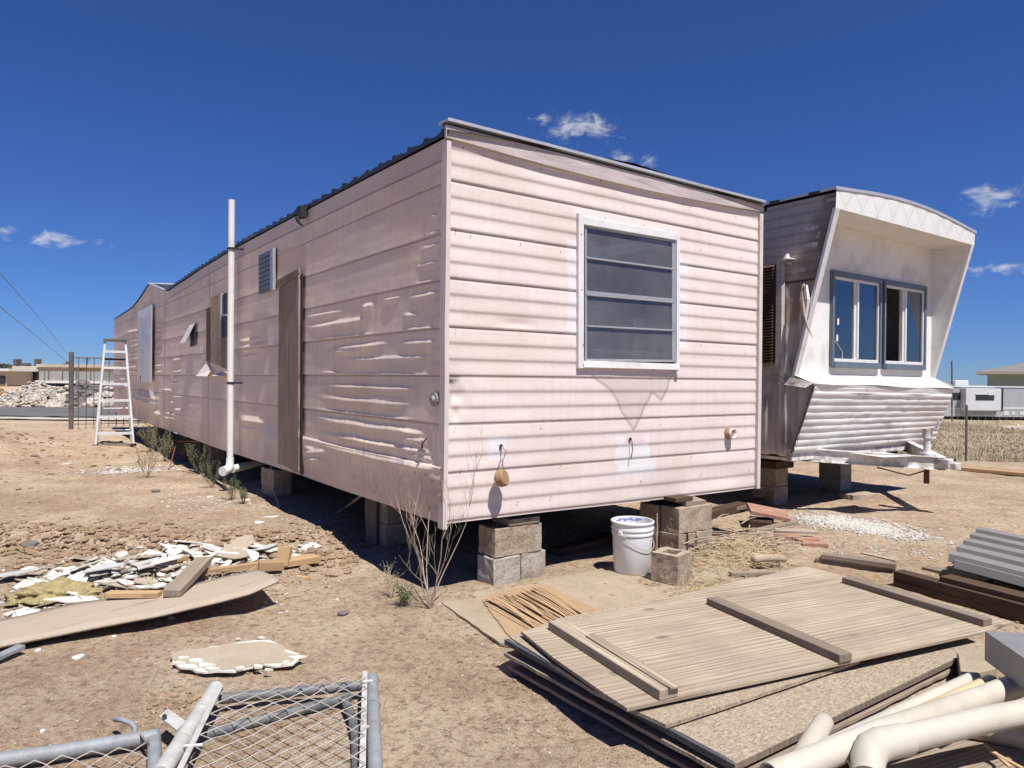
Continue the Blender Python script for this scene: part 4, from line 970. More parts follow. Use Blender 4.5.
# ---- piers along the long side (in shade under the floor)
def pier(px, py, cnt, mat, desc, ang=A1, w=.39, seed=20):
    p = G(px, py, 0); p.z = -.02
    for k in range(cnt):
        cinder('concrete_block', p+Vector((0, 0, .2*k)), (w, .2, .2), ang+.05*k, mat, '%s block %s' % (('lower', 'upper')[k], desc), GRP, seed=seed+k)
pier(386, 541, 2, M['block'], 'of the shaded pier under the side wall behind the dry bush', A1+math.pi/2, .39, 21)
tp = G(371, 545, 0)
o = beam_obj('support_post', tp+Vector((0, 0, 0)), tp+Vector((0, .01, .47)), .09, .09, M['greylumber'], up=Vector((0, 1, 0))); tag(o, 'short grey timber post beside the shaded pier behind the dry bush', 'post')
pier(276, 502, 2, M['block'], 'of the shaded pier under the boarded door', A1+math.pi/2, .39, 25)
pier(214, 470, 2, M['block'], 'of the far shaded pier left of the pipe', A1+math.pi/2, .39, 27)
for k, (a, s) in enumerate(((2.4, 2.6), (2.4, 5.2), (.8, 10.2), (.5, 13))):
    for j in range(2):
        cinder('concrete_block', loc(a, s, .2*j-.02), (.2, .39, .2), A1, M['block'], ('lower' if j == 0 else 'upper')+' block of a pier deep under the pink home, %s' % ('behind the bucket pier', 'far back on its right rail', 'behind the stepladder end', 'at its far end')[k], GRP, seed=30+k*2+j)
# ---- piers of the white home
p1 = G(779, 504, 0.0)
def wp(a, s, z=0): return p1+U*a+V*s+Vector((0, 0, z))
cinder('concrete_block', wp(.05, .15, -.01), (.24, .30, .205), A1-.05, M['block'], 'lower block of the left pier under the white home', GRP, seed=40)
cinder('concrete_block', wp(.05, .15, .2), (.24, .30, .20), A1, M['block'], 'middle block of the left pier under the white home', GRP, seed=41)
o = slab_obj('wood_shim', [wp(-.12, -.04, .49), wp(.22, -.04, .49), wp(.22, .34, .49), wp(-.12, .34, .49)], .085, M['darklumber'], U, bevel=.006); tag(o, 'thick dark wood pad on the left pier under the white home', 'wood shim')
p2 = G(838, 491, 0.0)
cinder('concrete_block', p2+U*.1+V*.1, (.26, .3, .205), A1, M['blockgrey'], 'lower dark block of the right pier under the white home', GRP, seed=43)
cinder('concrete_block', p2+U*.1+V*.1+Vector((0, 0, .205)), (.26, .3, .33), A1, M['blockgrey'], 'tall upper block of the right pier under the white home', GRP, seed=44)
cinder('concrete_block', G(858, 499, 0)+Vector((0, 0, -.1)), (.4, .2, .17), A1-.2, M['block'], 'flat block lying in the shadow beside the right pier of the white home', GRP, seed=45)

# ---- bucket
bc = G(632, 571, .012); bc.z = .016
bk = tag(empty('bucket', bc), 'white plastic five gallon bucket with wire handle on a board', 'bucket')
pr = [(.0, .0), (.128, .0), (.131, .004), (.143, .262), (.1435, .272), (.150, .272), (.150, .285), (.144, .287), (.145, .305), (.152, .306), (.152, .318), (.146, .320), (.147, .350), (.155, .352), (.155, .362), (.148, .366), (.144, .364), (.142, .30), (.127, .012), (.0, .010)]
MB().lathe(pr, (0, 0, 0), 48).build('bucket_shell', M['bucket'], bk, smooth=True)
pts = [Vector((.15*math.cos(a)*1.02, .15*math.sin(a)*1.02, .29-.11*math.sin((a+2.6)/2.6*1.0*math.pi/1.0) if False else .29-.12*math.sin((a+2.3)/3.0*math.pi))) for a in np.linspace(-2.3, .7, 24)]
MB().tube(pts, .0022, 6).build('handle', M['wire'], bk)
for a in (-2.3, .7): MB().box((.153*math.cos(a), .153*math.sin(a), .29), (.025, .025, .03), Matrix.Rotation(a, 3, 'Z')).build('handle_ear', M['bucket'], bk, bevel=.002)
sp = MB()
for k in range(9):
    a = 1.0+.16*k; z = .345-.004*(k % 3); r = .1435; sp.box((r*math.cos(a), r*math.sin(a), z), (.003, .022, .01+.012*(k % 2)), Matrix.Rotation(a, 3, 'Z'))
sp.build('ink_mark', M['bucketblue'], bk)

# ================================================================== boards
def px_slab(name, px, z, th, mat, grain_px, label, cat, bevel=0, jag=0, seed=0, group=None, zs=None, parent=None):
    top = [G(x, y, (zs[i] if zs else z)) for i, (x, y) in enumerate(px)]
    g = G(*grain_px[1], z)-G(*grain_px[0], z)
    o = slab_obj(name, top, th, mat, g, parent, bevel, jag, seed)
    return tag(o, label, cat, group) if label else o
px_slab('board', ((534.7, 582), (611, 566.5), (706, 580), (693, 594), (655, 603.5), (603, 613)), .014, .016, M['board'], ((535, 582), (603, 613)), 'plain sun bleached board lying flat under the white bucket', 'board', jag=.003, seed=3)
px_slab('board', ((693, 573), (715, 560), (770, 572), (745, 600), (700, 603)), .012, .014, M['board'], ((690, 590), (760, 570)), 'bleached board showing under the straw beside the hollow block', 'board', jag=.006, seed=5)
sp_ = tag(empty('split_plywood_sheet', G(520, 612, 0)), 'split plywood sheet with orange torn veneer strips near the front pier', 'plywood'); PARM[sp_.name] = Matrix.Translation(G(520, 612, 0))
px_slab('bottom_ply', ((441, 602), (478, 591), (492, 590), (545, 582.5), (606, 613), (560, 650), (520, 646), (500, 643)), .012, .014, M['board'], ((545, 583), (606, 613)), None, None, parent=sp_, jag=.004)
px_slab('torn_ply', ((482, 600), (500, 592), (536, 584), (548, 585), (604, 613.5), (582, 622), (540, 640), (512, 640)), .019, .006, M['splint'], ((545, 583), (606, 613)), None, None, parent=sp_, jag=.003, seed=4)
R = random.Random(5)
for k in range(22):
    f = k/21; x0 = 484+f*56+R.uniform(-3, 3); y0 = 601-f*15+R.uniform(-2, 2); L = R.uniform(.5, .95); dx, dy = 66*L, 38*L
    p = G(x0, y0, .024+R.uniform(0, .012)); q = G(x0+dx+R.uniform(-5, 5), y0+dy+R.uniform(-1, 3)*1, .024)
    beam_obj('veneer_strip', p, q, R.uniform(.006, .020), .003, M['splint'], sp_, 0, warp=R.uniform(0.002, .012))
# ---- the stack: OSB sheets, tarred on the edge
stack_lbl = ('lowest weathered board of the big plywood stack, lying on the ground', 'second weathered board from the bottom of the big plywood stack', 'third weathered board from the bottom of the big plywood stack', 'tar edged strand board forming the broad top of the stack under the plywood panel')
zz = (.025, .055, .088, .125)
base = [(505, 644), (734, 765), (984, 645), (806, 572), (700, 590)]
offs = ((10, 14), (6, 9), (3, 5), (0, 0))
for k in range(4):
    ox, oy = offs[k]
    pts = [G(x, y, .125) for x, y in base]
    d = (pts[1]-pts[0]).normalized(); e = (pts[2]-pts[1]).normalized()
    sh_ = d*(.0+(.012, .03, .008, 0)[k])+e*((.01, .04, -.01, 0)[k])
    top = [Vector((p.x, p.y, 0))+sh_+Vector((0, 0, zz[k])) for p in pts]
    top[0].z += .02*(k == 3); 
    o = slab_obj('strand_board', top, .016, M['osb'] if k in (3, 1) else M['greylumber'], e, bevel=.001, jag=.003, seed=20+k)
    tag(o, stack_lbl[k], 'board')
    if k == 3:
        PARM[o.name] = o.matrix_basis.copy(); WORLDP.add(o.name)
        for i in (0, 1):
            a, b = top[i], top[(i+1) % 5]; n_ = (b-a).normalized().cross(Vector((0, 0, 1)))
            if i == 1: b = a.lerp(b, .93)
            mb = MB(); nseg = 40; vs = []
            R = random.Random(i)
            for s_ in range(nseg+1):
                p = a.lerp(b, s_/nseg); w_ = (.012+.016*abs(mnoise.noise(p*9)) + R.uniform(0, .004)) if i == 0 else .0
                vs += [p+n_*.004+Vector((0, 0, -.020)), p+n_*.004+Vector((0, 0, .0025)), p-n_*w_+Vector((0, 0, .0025))]
            mb.add(vs, [(3*s_+q, 3*s_+3+q, 3*s_+4+q, 3*s_+1+q) for s_ in range(nseg) for q in (0, 1)])
            mb.build('tar_edge', M['tar'] if i == 0 else M['greylumber'], o)
o = px_slab('wood_block', ((782, 0), (0, 0)), 0, 0, M['board'], ((0, 0), (1, 1)), None, None) if False else None
o = px_slab('strand_board', ((510, 637), (559, 668), (592, 690), (666, 724.5), (760, 693.5), (860, 660), (800, 630), (650, 600), (560, 618)), .152, .016, M['osb'], ((666, 724), (760, 692)), 'middle strand board sticking out between the plywood panel and the broad lower board', 'board', jag=.002, bevel=.001)
pa = tag(empty('plywood_panel', G(740, 640, .17)), 'large weathered plywood wall panel with nailed studs on top of the board stack', 'plywood panel'); PARM[pa.name] = Matrix.Translation(G(740, 640, .17))
ZP = .182
px_slab('plywood_sheet', ((521, 631), (573, 621), (612, 611), (707, 588), (806, 566), (905, 592), (1012, 622), (984, 631.5), (760, 680), (627, 708), (604, 693), (552, 656.5)), ZP, .014, M['ply'], ((627, 708), (984, 631)), None, None, parent=pa, bevel=.001, zs=None)
def stud(x0, y0, x1, y1, w, h, mat):
    a = G(x0, y0, ZP+h); b = G(x1, y1, ZP+h); a.z = b.z = ZP+.001
    beam_obj('stud', a, b, w, h, mat, pa, .003)
stud(556, 620, 669, 688.5, .088, .040, M['ply']); stud(712, 597, 846, 654, .075, .036, M['greylumber']); stud(846, 576.5, 988, 619, .070, .036, M['greylumber'])
# light batten strip nailed along the first stud
a = G(590, 633, ZP+.055); b = G(676, 685, ZP+.055); beam_obj('batten', Vector((a.x, a.y, ZP+.041)), Vector((b.x, b.y, ZP+.041)), .05, .008, M['ply'], pa, .001)
# blocks of wood under the right end of the stack
o = px_slab('wood_offcut', ((957, 652), (985, 645), (997, 668), (962, 677)), .16, .09, M['board'], ((957, 652), (985, 645)), 'tan wood offcut wedged under the metal duct beside the board stack', 'wood offcut', bevel=.003, jag=.004)
# ---- sheet metal duct / gutter at the right edge
dc = tag(empty('metal_duct', G(1010, 650, .3)), 'open grey sheet metal duct resting on the lumber at the right edge', 'metal duct'); PARM[dc.name] = Matrix.Translation(G(1010, 650, .3)); WORLDP.add(dc.name)
a = G(985, 632, .36); bdir = (G(1060, 684, .36)-a).normalized(); cdir = Vector((0, 0, 1)).cross(bdir)
if cdir.x < 0: cdir = -cdir
def dp(i, j, z): return a+bdir*i+cdir*j+Vector((0, 0, z))
mb = MB(); t_ = .002
def panel(*p): 
    n_ = (p[1]-p[0]).cross(p[2]-p[0]).normalized()*t_; q = list(p)+[x+n_ for x in p]; m_ = len(p)
    mb.add(q, [tuple(range(m_)), tuple(range(2*m_-1, m_-1, -1))]+[(i, i+m_, (i+1) % m_+m_, (i+1) % m_) for i in range(m_)])
panel(dp(0, 0, 0), dp(.9, 0, 0), dp(.9, 0, -.115), dp(0, 0, -.115)); panel(dp(0, 0, -.115), dp(.9, 0, -.115), dp(.9, .3, -.115), dp(0, .3, -.115))
panel(dp(0, .3, 0), dp(.9, .3, 0), dp(.9, .3, -.115), dp(0, .3, -.115)); mb.build('duct_shell', M['sheetmetal'], dc)
mb = MB(); panel(dp(.0, 0, .002), dp(.9, 0, .002), dp(.9, .022, .002), dp(0, .022, .002)); panel(dp(.11, .022, .002), dp(.9, .022, .002), dp(.9, .3, .002), dp(.11, .3, .002)); mb.build('duct_lip', M['sheetmetal'], dc)
mb = MB(); panel(dp(.0, .022, .002), dp(.11, .022, .002), dp(.11, .3, .002), dp(0, .3, .002)); mb.build('duct_end_plate', M['sheetmetal'], dc)
# ---- PVC pipes
def pvc(label, pts, r, mat, hollow=True, extra=None):
    P = [G(x, y, z) for x, y, z in pts]; o = MB()
    if hollow: o.hollow(P, r, r*.88, 28)
    else: o.tube(P, r, 28)
    o = o.build('plastic_pipe', mat, smooth=True); return tag(o, label, 'pipe', 'loose plastic pipes in the corner')
pvc('thin white pipe with open end lying furthest back beside the stack', ((972, 679, .16), (880, 722, .17), (775, 772, .17)), .027, M['pvc'])
pvc('cream coloured pipe with open end under the metal duct', ((992, 684, .165), (920, 717, .17), (840, 765, .16)), .036, M['pvccream'])
pvc('long white pipe crossing behind the elbow pipe', ((1075, 664, .20), (980, 699, .20), (880, 733, .195), (770, 778, .19)), .043, M['pvc'])
o = pvc('front white pipe ending in a rounded elbow', ((1080, 702, .225), (980, 721, .225), (900, 740, .225)), .043, M['pvc'], False)
PARM[o.name] = Matrix.Identity(4)
e0 = G(906, 739, .245); e1 = G(880, 744, .245); 
P = [G(906, 739, .225), G(893, 741.5, .225), G(881, 744, .223), G(872, 749, .22), G(868, 760, .205), G(868, 778, .18)]
MB().tube(P, [.049, .050, .051, .052, .050, .048], 28).build('elbow', M['pvc'], o, smooth=True)
o = pvc('short white pipe stub pointing up at the front of the stack', ((824, 722, .20), (812, 741, .19), (796, 768, .17)), .033, M['pvc'])
pvc('fat cream pipe lying lowest in the corner', ((1075, 755, .06), (1010, 733, .085), (960, 722, .10)), .05, M['pvccream'])
# rough planks under the pipes
for k, (x0, y0, x1, y1, w, mt, lb) in enumerate(((850, 790, 1090, 712, .20, 'greylumber', 'weathered plank under the pipes at the bottom right'), (930, 800, 1120, 745, .16, 'ply', 'splintered plank in front of the pipes at the bottom right'), (770, 800, 960, 700, .14, 'greylumber', 'grey plank half hidden beneath the pipe pile'))):
    a = G(x0, y0, .05-.012*k); b = G(x1, y1, .05-.012*k); o = beam_obj('plank', a-Vector((0, 0, .03)), b-Vector((0, 0, .03)), w, .03, M[mt], bevel=.003); tag(o, lb, 'plank')
for k, (x0, y0, x1, y1, m_) in enumerate(((985, 745, 1010, 768, 'splint'), (990, 752, 1023, 770, 'splint'), (945, 740, 1000, 715, 'twig'))):
    o = beam_obj('wood_splinter', G(x0, y0, .09), G(x1, y1, .08), .015, .008, M[m_]); tag(o, ('pale wood splinter on the planks at the bottom right', 'longer pale wood splinter by the bottom right corner', 'dry stick lying on the planks below the pipes')[k], 'splinter')
# ---- lumber behind
def lum(x0, y0, x1, y1, z, w, h, mt, lb, nm='lumber', cat='lumber', bv=.003, z1=None):
    a = G(x0, y0, z+h); b = G(x1, y1, (z if z1 is None else z1)+h); a.z = z; b.z = z if z1 is None else z1
    o = beam_obj(nm, a, b, w, h, M[mt], bevel=bv); return tag(o, lb, cat)
lum(816, 557, 896, 567, .0, .10, .042, 'greylumber', 'lower of two grey boards lying behind the plywood panel')
lum(822, 553, 896, 563, .043, .09, .038, 'greylumber', 'upper of two grey boards lying behind the plywood panel')
lum(862, 552, 897, 560, .082, .04, .012, 'ply', 'thin pale stick on top of the two grey boards')
lum(898, 570, 1060, 612, .0, .10, .105, 'darklumber', 'dark brown beam behind the plywood panel, under the roofing sheets')
lum(945, 575, 1090, 611, .0, .12, .14, 'darklumber', 'thicker dark brown beam behind the first one, under the roofing sheets')
lum(925, 566, 990, 580, .0, .10, .03, 'greylumber', 'short grey plank in the shadow of the roofing sheets')
lum(965, 556, 1090, 592, .0, .10, .10, 'darklumber', 'rearmost dark beam holding up the roofing sheets')
# roofing sheets: ribbed metal
def roofsheet(name, corner, dl, dw, L, Wd, ribs, label, z0):
    vs = []; n = ribs*4; 
    for j in range(n+1):
        q = (j//4+(.0, .10, .55, .62)[j % 4])/ribs if j < n else 1.0; ph = j % 4; h = (0, .048, .048, 0)[ph]
        for i in range(2): p = corner+dl*(i*L)+dw*(q*Wd)+Vector((0, 0, h+z0)); vs.append(p)
    m_ = len(vs); vs += [p-Vector((0, 0, .002)) for p in vs]
    fs = [(2*j, 2*j+1, 2*j+3, 2*j+2) for j in range(n)]+[(m_+2*j+2, m_+2*j+3, m_+2*j+1, m_+2*j) for j in range(n)]+[(2*j, 2*j+2, m_+2*j+2, m_+2*j) for j in range(n)]+[(2*j+3, 2*j+1, m_+2*j+1, m_+2*j+3) for j in range(n)]+[(1, 0, m_, m_+1), (2*n, 2*n+1, m_+2*n+1, m_+2*n)]
    o = MB().add(vs, fs).build(name, M['roofing']); return tag(o, label, 'roofing sheet')
k0 = G(948, 563, .17); k1 = G(981, 531.5, .20); dw = (k1-k0); Wd = dw.length; dw.normalize(); dl = (G(1040, 587.5, .17)-k0).normalized()
roofsheet('roofing_sheet', k0, dl, dw, 3.2, Wd, 5, 'top ribbed grey metal roofing sheet stacked at the right edge', .012)
roofsheet('roofing_sheet', k0+dl*.05-dw*.03, dl, dw, 3.2, Wd, 5, 'lower ribbed grey metal roofing sheet under the top one at the right edge', -.014)

# ================================================================== bricks, twigs and straw pile
def brick(px, py, z, ang, size, mat, label, tx=0.0, ty=0.0, nm='brick', grp=None):
    p = G(px, py, z); o = MB().box((0, 0, 0), size).build(nm, mat, bevel=.004); o.location = p; o.rotation_euler = (tx, ty, ang); return tag(o, label, nm if nm != 'paver' else 'paver', grp)
pv = brick(768, 512, .14, A1+.72, (.40, .36, .035), M['brick'], 'large square red paver leaning on top of the brick pile', .16, -.03, 'paver')
brick(760, 524, .05, A1+.5, (.26, .22, .09), M['darklumber'], 'dark brown wooden box block under the large red paver', nm='wood_block')
lum(752, 531, 795, 520, .0, .09, .05, 'greylumber', 'grey rounded board leaning on the brick pile below the red paver', z1=.05)
brick(796, 531, .06, A1-.78, (.36, .10, .022), M['sidingboard'], 'pale flat board on top of the flat red bricks', nm='board')
for k, (x, y, z, an) in enumerate(((788, 537, .03, .0), (806, 541, .02, .3), (815, 545, .015, -.2), (776, 533, .02, -.7))):
    brick(x, y, z, A1-.75+an, (.20, .10, .05), M['brick'], ('flat red brick at the near side of the brick pile', 'red brick half covered by the pale flat board', 'outermost red brick at the right of the brick pile', 'red brick buried at the back of the brick pile')[k])
o = beam_obj('log_chunk', G(752, 563, .05), G(785, 562, .04), .07, .05, M['board'], bevel=.02, warp=.01); tag(o, 'pale rounded chunk of wood lying on the straw', 'wood chunk')
R = random.Random(9)
st = MB(); tw = MB()
cx, cy = 745, 553
for k in range(1500):
    x = R.gauss(0, 1); y = R.gauss(0, 1); px = 735+x*27; py = 556+y*9.5
    if px < 690 or px > 800 or py < 528 or py > 600: continue
    p = G(px, py, 0); hgt = .09*math.exp(-(x*x+y*y)*.5)
    z = R.uniform(.005, .02+hgt); L = R.uniform(.04, .16); a = R.uniform(0, 6.28); d = Vector((math.cos(a), math.sin(a), R.uniform(-.25, .3)))*L
    m_ = Vector((R.uniform(-.01, .01), R.uniform(-.01, .01), R.uniform(0, .02)))
    st.tube([Vector((p.x, p.y, z)), Vector((p.x, p.y, z))+d*.5+m_, Vector((p.x, p.y, max(.004, z)))+d], [.0022, .002, .001], 4, False)
for k in range(900):     # fine straw spilled forward
    px = R.gauss(715, 24); py = R.gauss(592, 6)
    p = G(px, py, .0); L = R.uniform(.02, .08); a = R.uniform(0, 6.28); z = .022+(.19 if py > 603 else 0)*0
    if py > 600: continue
    st.tube([Vector((p.x, p.y, z)), Vector((p.x, p.y, z+R.uniform(0, .012)))+Vector((math.cos(a), math.sin(a), 0))*L], [.0018, .001], 3, False)
tag(st.build('straw_pile', M['straw']), 'tangle of pale straw and dry stalks beside the brick pile', 'straw', kind='stuff')
for k in range(60):
    px = R.gauss(728, 28); py = R.gauss(549, 7); p = G(px, py, 0); a = R.gauss(.5, .7); L = R.uniform(.15, .4)
    z = R.uniform(.02, .12); d = Vector((math.cos(a), math.sin(a), R.uniform(-.15, .25)))*L; p.z = z
    tw.tube([p, p+d*.5+Vector((0, 0, .02)), p+d], [.006, .005, .003], 5, False)
tag(tw.build('twig_tangle', M['twig']), 'tangle of thin dry sticks between the block pier and the bricks', 'sticks', kind='stuff')
for k, (x0, y0, x1, y1, mt) in enumerate(((716, 545, 742, 530, 'greylumber'), (705, 538, 735, 541, 'greylumber'), (700, 534, 770, 530, 'darklumber'), (730, 572, 775, 571, 'greylumber'))):
    lum(x0, y0, x1, y1, .02, .05, .025, mt, ('grey stick leaning into the twig tangle', 'grey slat lying left of the twig tangle', 'dark shaded beam behind the twig tangle', 'grey slat half buried in the straw')[k], nm='wood_strip', cat='strip')

# ================================================================== dry bush and weeds
def bush(name, base, h, n, spread, mat, label, cat='bush', seed=0, leaf=None, leafn=0, rr=.004, gens=3, leafs=.012):
    R = random.Random(seed); root = empty(name, base); tag(root, label, cat); mb = MB(); lf = MB(); tips = []
    def grow(p, d, L, r, g):
        pts = [p]; dd = d.copy(); k = 6
        for i in range(k):
            dd = (dd+Vector((R.uniform(-.18, .18), R.uniform(-.18, .18), R.uniform(-.02, .14)))).normalized(); pts.append(pts[-1]+dd*L/k)
        mb.tube(pts, [r*(1-.7*i/k) for i in range(k+1)], 5, False)
        if g > 0:
            for _ in range(R.randint(2, 4)):
                i = R.randint(2, k); nd_ = (dd*.6+Vector((R.uniform(-1, 1), R.uniform(-1, 1), R.uniform(.1, 1)))*.6).normalized(); grow(pts[i], nd_, L*R.uniform(.35, .6), r*.5, g-1)
        if leaf:
            for _ in range(leafn):
                p_ = pts[R.randint(1, k)]+Vector((R.uniform(-1, 1), R.uniform(-1, 1), R.uniform(-1, 1)))*.02; a = Vector((R.uniform(-1, 1), R.uniform(-1, 1), R.uniform(-.5, 1))).normalized()*leafs*R.uniform(.6, 1.6); b = a.orthogonal().normalized()*leafs*.35
                lf.add([p_, p_+a*.5+b, p_+a, p_+a*.5-b], [(0, 1, 2, 3)])
    for i in range(n):
        a = 2*math.pi*i/n+R.uniform(-.3, .3); s = spread*R.uniform(.3, 1); grow(Vector(), Vector((math.cos(a)*s, math.sin(a)*s, 1)).normalized(), h*R.uniform(.7, 1.05), rr, gens-1)
    mb.build('branches', mat, root)
    if leaf: lf.build('leaves', leaf, root)
    return root
bush('dry_bush', GT(430, 609), .70, 7, .55, M['twig'], 'leafless dry bush with thin pale twigs in front of the pink home corner', seed=12, rr=.0042, leaf=M['leafdry'], leafn=0, gens=4)
bush('weed', GT(404, 606), .10, 8, .8, M['leafdry'], 'small green weed at the foot of the dry bush', 'weed', seed=5, leaf=M['leafg'], leafn=10, rr=.002, gens=2)
bush('weed', GT(391, 598), .17, 7, .5, M['straw'], 'pale withered weed just left of the dry bush', 'weed', seed=6, leaf=M['leafdry'], leafn=3, rr=.002, gens=2)
for k, (x, y, h, n, lb, lv) in enumerate(((147, 478, .38, 9, 'sparse olive weed growing in the open ground before the ladder', 'leafdry'), (165, 462, .42, 12, 'tall dusty weed leaning against the far side wall', 'leafdry'), (184, 462, .38, 12, 'bushy dusty weed under the hanging hatch', 'leafg'),
    (199, 474, .34, 12, 'green weed at the side wall left of the white pipe', 'leafg'), (212, 488, .28, 11, 'low green weed in the shadow just left of the white pipe', 'leafg'), (150, 452, .45, 12, 'dusty weed below the white corrugated sheet', 'leafdry'), (232, 500, .18, 9, 'tiny green weed below the pipe elbow', 'leafg'), (243, 504, .14, 9, 'tiny green weed right of the pipe elbow', 'leafg'))):
    bush('weed', GT(x, y), h, n, .9, M['leafdry'], lb, 'weed', seed=50+k, leaf=M[lv], leafn=4, rr=.003, gens=3, leafs=.016 if h > .3 else .010)
# orange hose & grey duct under the wall, dangling wire
P = [loc(-.25, SL(170, 455)[0]-.6, .04), loc(-.05, SL(185, 450)[0]-.5, .22), loc(.1, SL(200, 445)[0]-.3, .36), loc(.3, SL(210, 440)[0], .42)]
tag(MB().tube([GT(168, 470, .02), GT(171, 463, .08), loc(-.02, SL(178, 448)[0], .36), loc(.1, SL(192, 443)[0], .43)], .007, 8).build('garden_hose', M['orange'], smooth=True), 'orange hose coming out from under the pink side wall', 'hose')
tag(MB().tube([loc(.02, SL(269, 463)[0], .46), loc(.0, SL(270, 480)[0], .30), loc(-.01, SL(276, 500)[0]-.1, .12), loc(-.03, SL(281, 508)[0]-.1, .01)], .004, 5).build('dangling_wire', M['wire']), 'thin grey wire dangling to the ground below the boarded door', 'wire')
tag(MB().tube([G(322, 522, .02), G(345, 508, .15), G(362, 495, .42)], .012, 6).build('thin_rod', M['greylumber']), 'thin pale rod leaning in the shadow behind the dry bush', 'rod')
lum(338, 534, 390, 528, .0, .10, .05, 'greylumber', 'short grey plank lying in the shadow under the side wall')
lum(555, 548, 760, 498, .0, .14, .07, 'darklumber', 'long dark beam lying on the ground under the pink home', z1=.0)
lum(600, 527, 740, 504, .02, .18, .04, 'greylumber', 'grey plank lying deep under the pink home behind the bucket')
brick(218, 494, .03, .2, (.07, .07, .09), M['white'], 'small white block standing below the pipe elbow', nm='small_block')

# ================================================================== debris pile, left
Rr = random.Random(3)
def shard_mesh(R, r, th, n=None, elong=1.0):
    n = n or R.randint(3, 6); an = sorted(R.uniform(0, 6.283) for _ in range(n)); 
    an = [2*math.pi*(i+R.uniform(-.3, .3))/n for i in range(n)]
    pts = [Vector((math.cos(a)*r*R.uniform(.65, 1.15)*elong, math.sin(a)*r*R.uniform(.6, 1.1), 0)) for a in an]
    out = []
    for i in range(n):
        a, b = pts[i], pts[(i+1) % n]; out += [a]+([a.lerp(b, .5)+Vector((R.uniform(-1, 1), R.uniform(-1, 1), 0))*r*.16] if r > .05 else [])
    return out
def shard(px, py, r, mat, rise=.0, tilt=.25, th=.007, elong=1.3, label=None, group='broken drywall pieces of the debris pile', nm='drywall_fragment', cat='drywall piece', R=Rr, rot=None):
    p = GT(px, py); pts = shard_mesh(R, r, th, None, elong)
    mb = MB().slab(pts, th); o = mb.build(nm, mat); o.location = p+Vector((0, 0, rise+th)); o.rotation_euler = (R.uniform(-tilt, tilt), R.uniform(-tilt, tilt), R.uniform(0, 6.28) if rot is None else rot)
    return tag(o, label or 'white broken drywall piece in the debris pile', cat, group)
cnt = 0
for k in range(420):
    px = Rr.uniform(8, 312); f = (px-8)/300
    ylo = 568+8*math.sin(px/40)-18*f; yhi = 625-60*f-5*math.sin(px/30)
    if px > 255: ylo, yhi = 545, 566
    py = Rr.uniform(ylo, yhi)
    dep = CAMH*FPX/(py-378); mt = Rr.choice(['drywall', 'drywall', 'drywall', 'dryblue', 'drypaper', 'drypaper', 'drypaper']) 
    cen = math.exp(-((px-150)/90)**2)
    r = Rr.choice([.018, .025, .035, .05, .075]); 
    col = {'drywall': 'white broken drywall piece in the debris pile on the left', 'dryblue': 'blue grey painted drywall piece in the debris pile on the left', 'drypaper': 'tan papered drywall piece in the debris pile on the left'}[mt]
    shard(px, py, r, M[mt], rise=Rr.uniform(0, .06)*cen, tilt=.35, label=col, group='%s pieces of the debris pile' % {'drywall': 'white drywall', 'dryblue': 'blue grey drywall', 'drypaper': 'tan drywall'}[mt]); cnt += 1
    if cnt >= 185: break
for k in range(112):
    px = Rr.gauss(150, 62); py = 566-(px-150)*.10+Rr.gauss(0, 7)
    if px < 15 or px > 300: continue
    mt = Rr.choice(['drywall', 'drywall', 'dryblue', 'drypaper']); nm_ = {'drywall': 'white drywall', 'dryblue': 'blue grey drywall', 'drypaper': 'tan drywall'}[mt]
    col = {'drywall': 'white broken drywall piece in the debris pile on the left', 'dryblue': 'blue grey painted drywall piece in the debris pile on the left', 'drypaper': 'tan papered drywall piece in the debris pile on the left'}[mt]
    shard(px, py, Rr.choice([.03, .045, .06, .085, .11]), M[mt], rise=Rr.uniform(.0, .05), tilt=.4, elong=1.5, label=col, group=nm_+' pieces of the debris pile')
# bigger ones
for (x, y, r, mt, rise, lb) in ((78, 608, .10, 'drywall', .05, 'large white drywall sheet piece right of the yellow insulation'), (50, 622, .09, 'drywall', .03, 'long white drywall strip below the yellow insulation'), (105, 578, .10, 'dryblue', .07, 'large blue grey drywall piece above the yellow insulation'),
    (138, 567, .13, 'drypaper', .07, 'broad tan drywall sheet at the back of the debris pile'), (165, 573, .10, 'drywall', .08, 'bright white drywall slab left of the leaning grey stud'), (200, 560, .13, 'drywall', .05, 'wide white drywall piece behind the leaning grey stud'), (232, 563, .12, 'drypaper', .06, 'curled tan drywall piece right of the leaning grey stud'),
    (12, 580, .13, 'dryblue', .04, 'grey tilted drywall piece at the left edge of the photo'), (72, 627, .07, 'drypaper', .05, 'tan drywall corner resting on the curved panel board'), (130, 590, .14, 'drypaper', .04, 'tan cardboard like sheet behind the yellow stud piece'), (290, 557, .09, 'drywall', .0, 'white drywall pieces by the trailer shadow at the right end of the pile'), (30, 640, .10, 'drypaper', .01, 'faded tan sheet at the lower left of the debris pile')):
    shard(x, y, r, M[mt], rise=rise, tilt=.15, elong=1.6, label=lb, group=None)
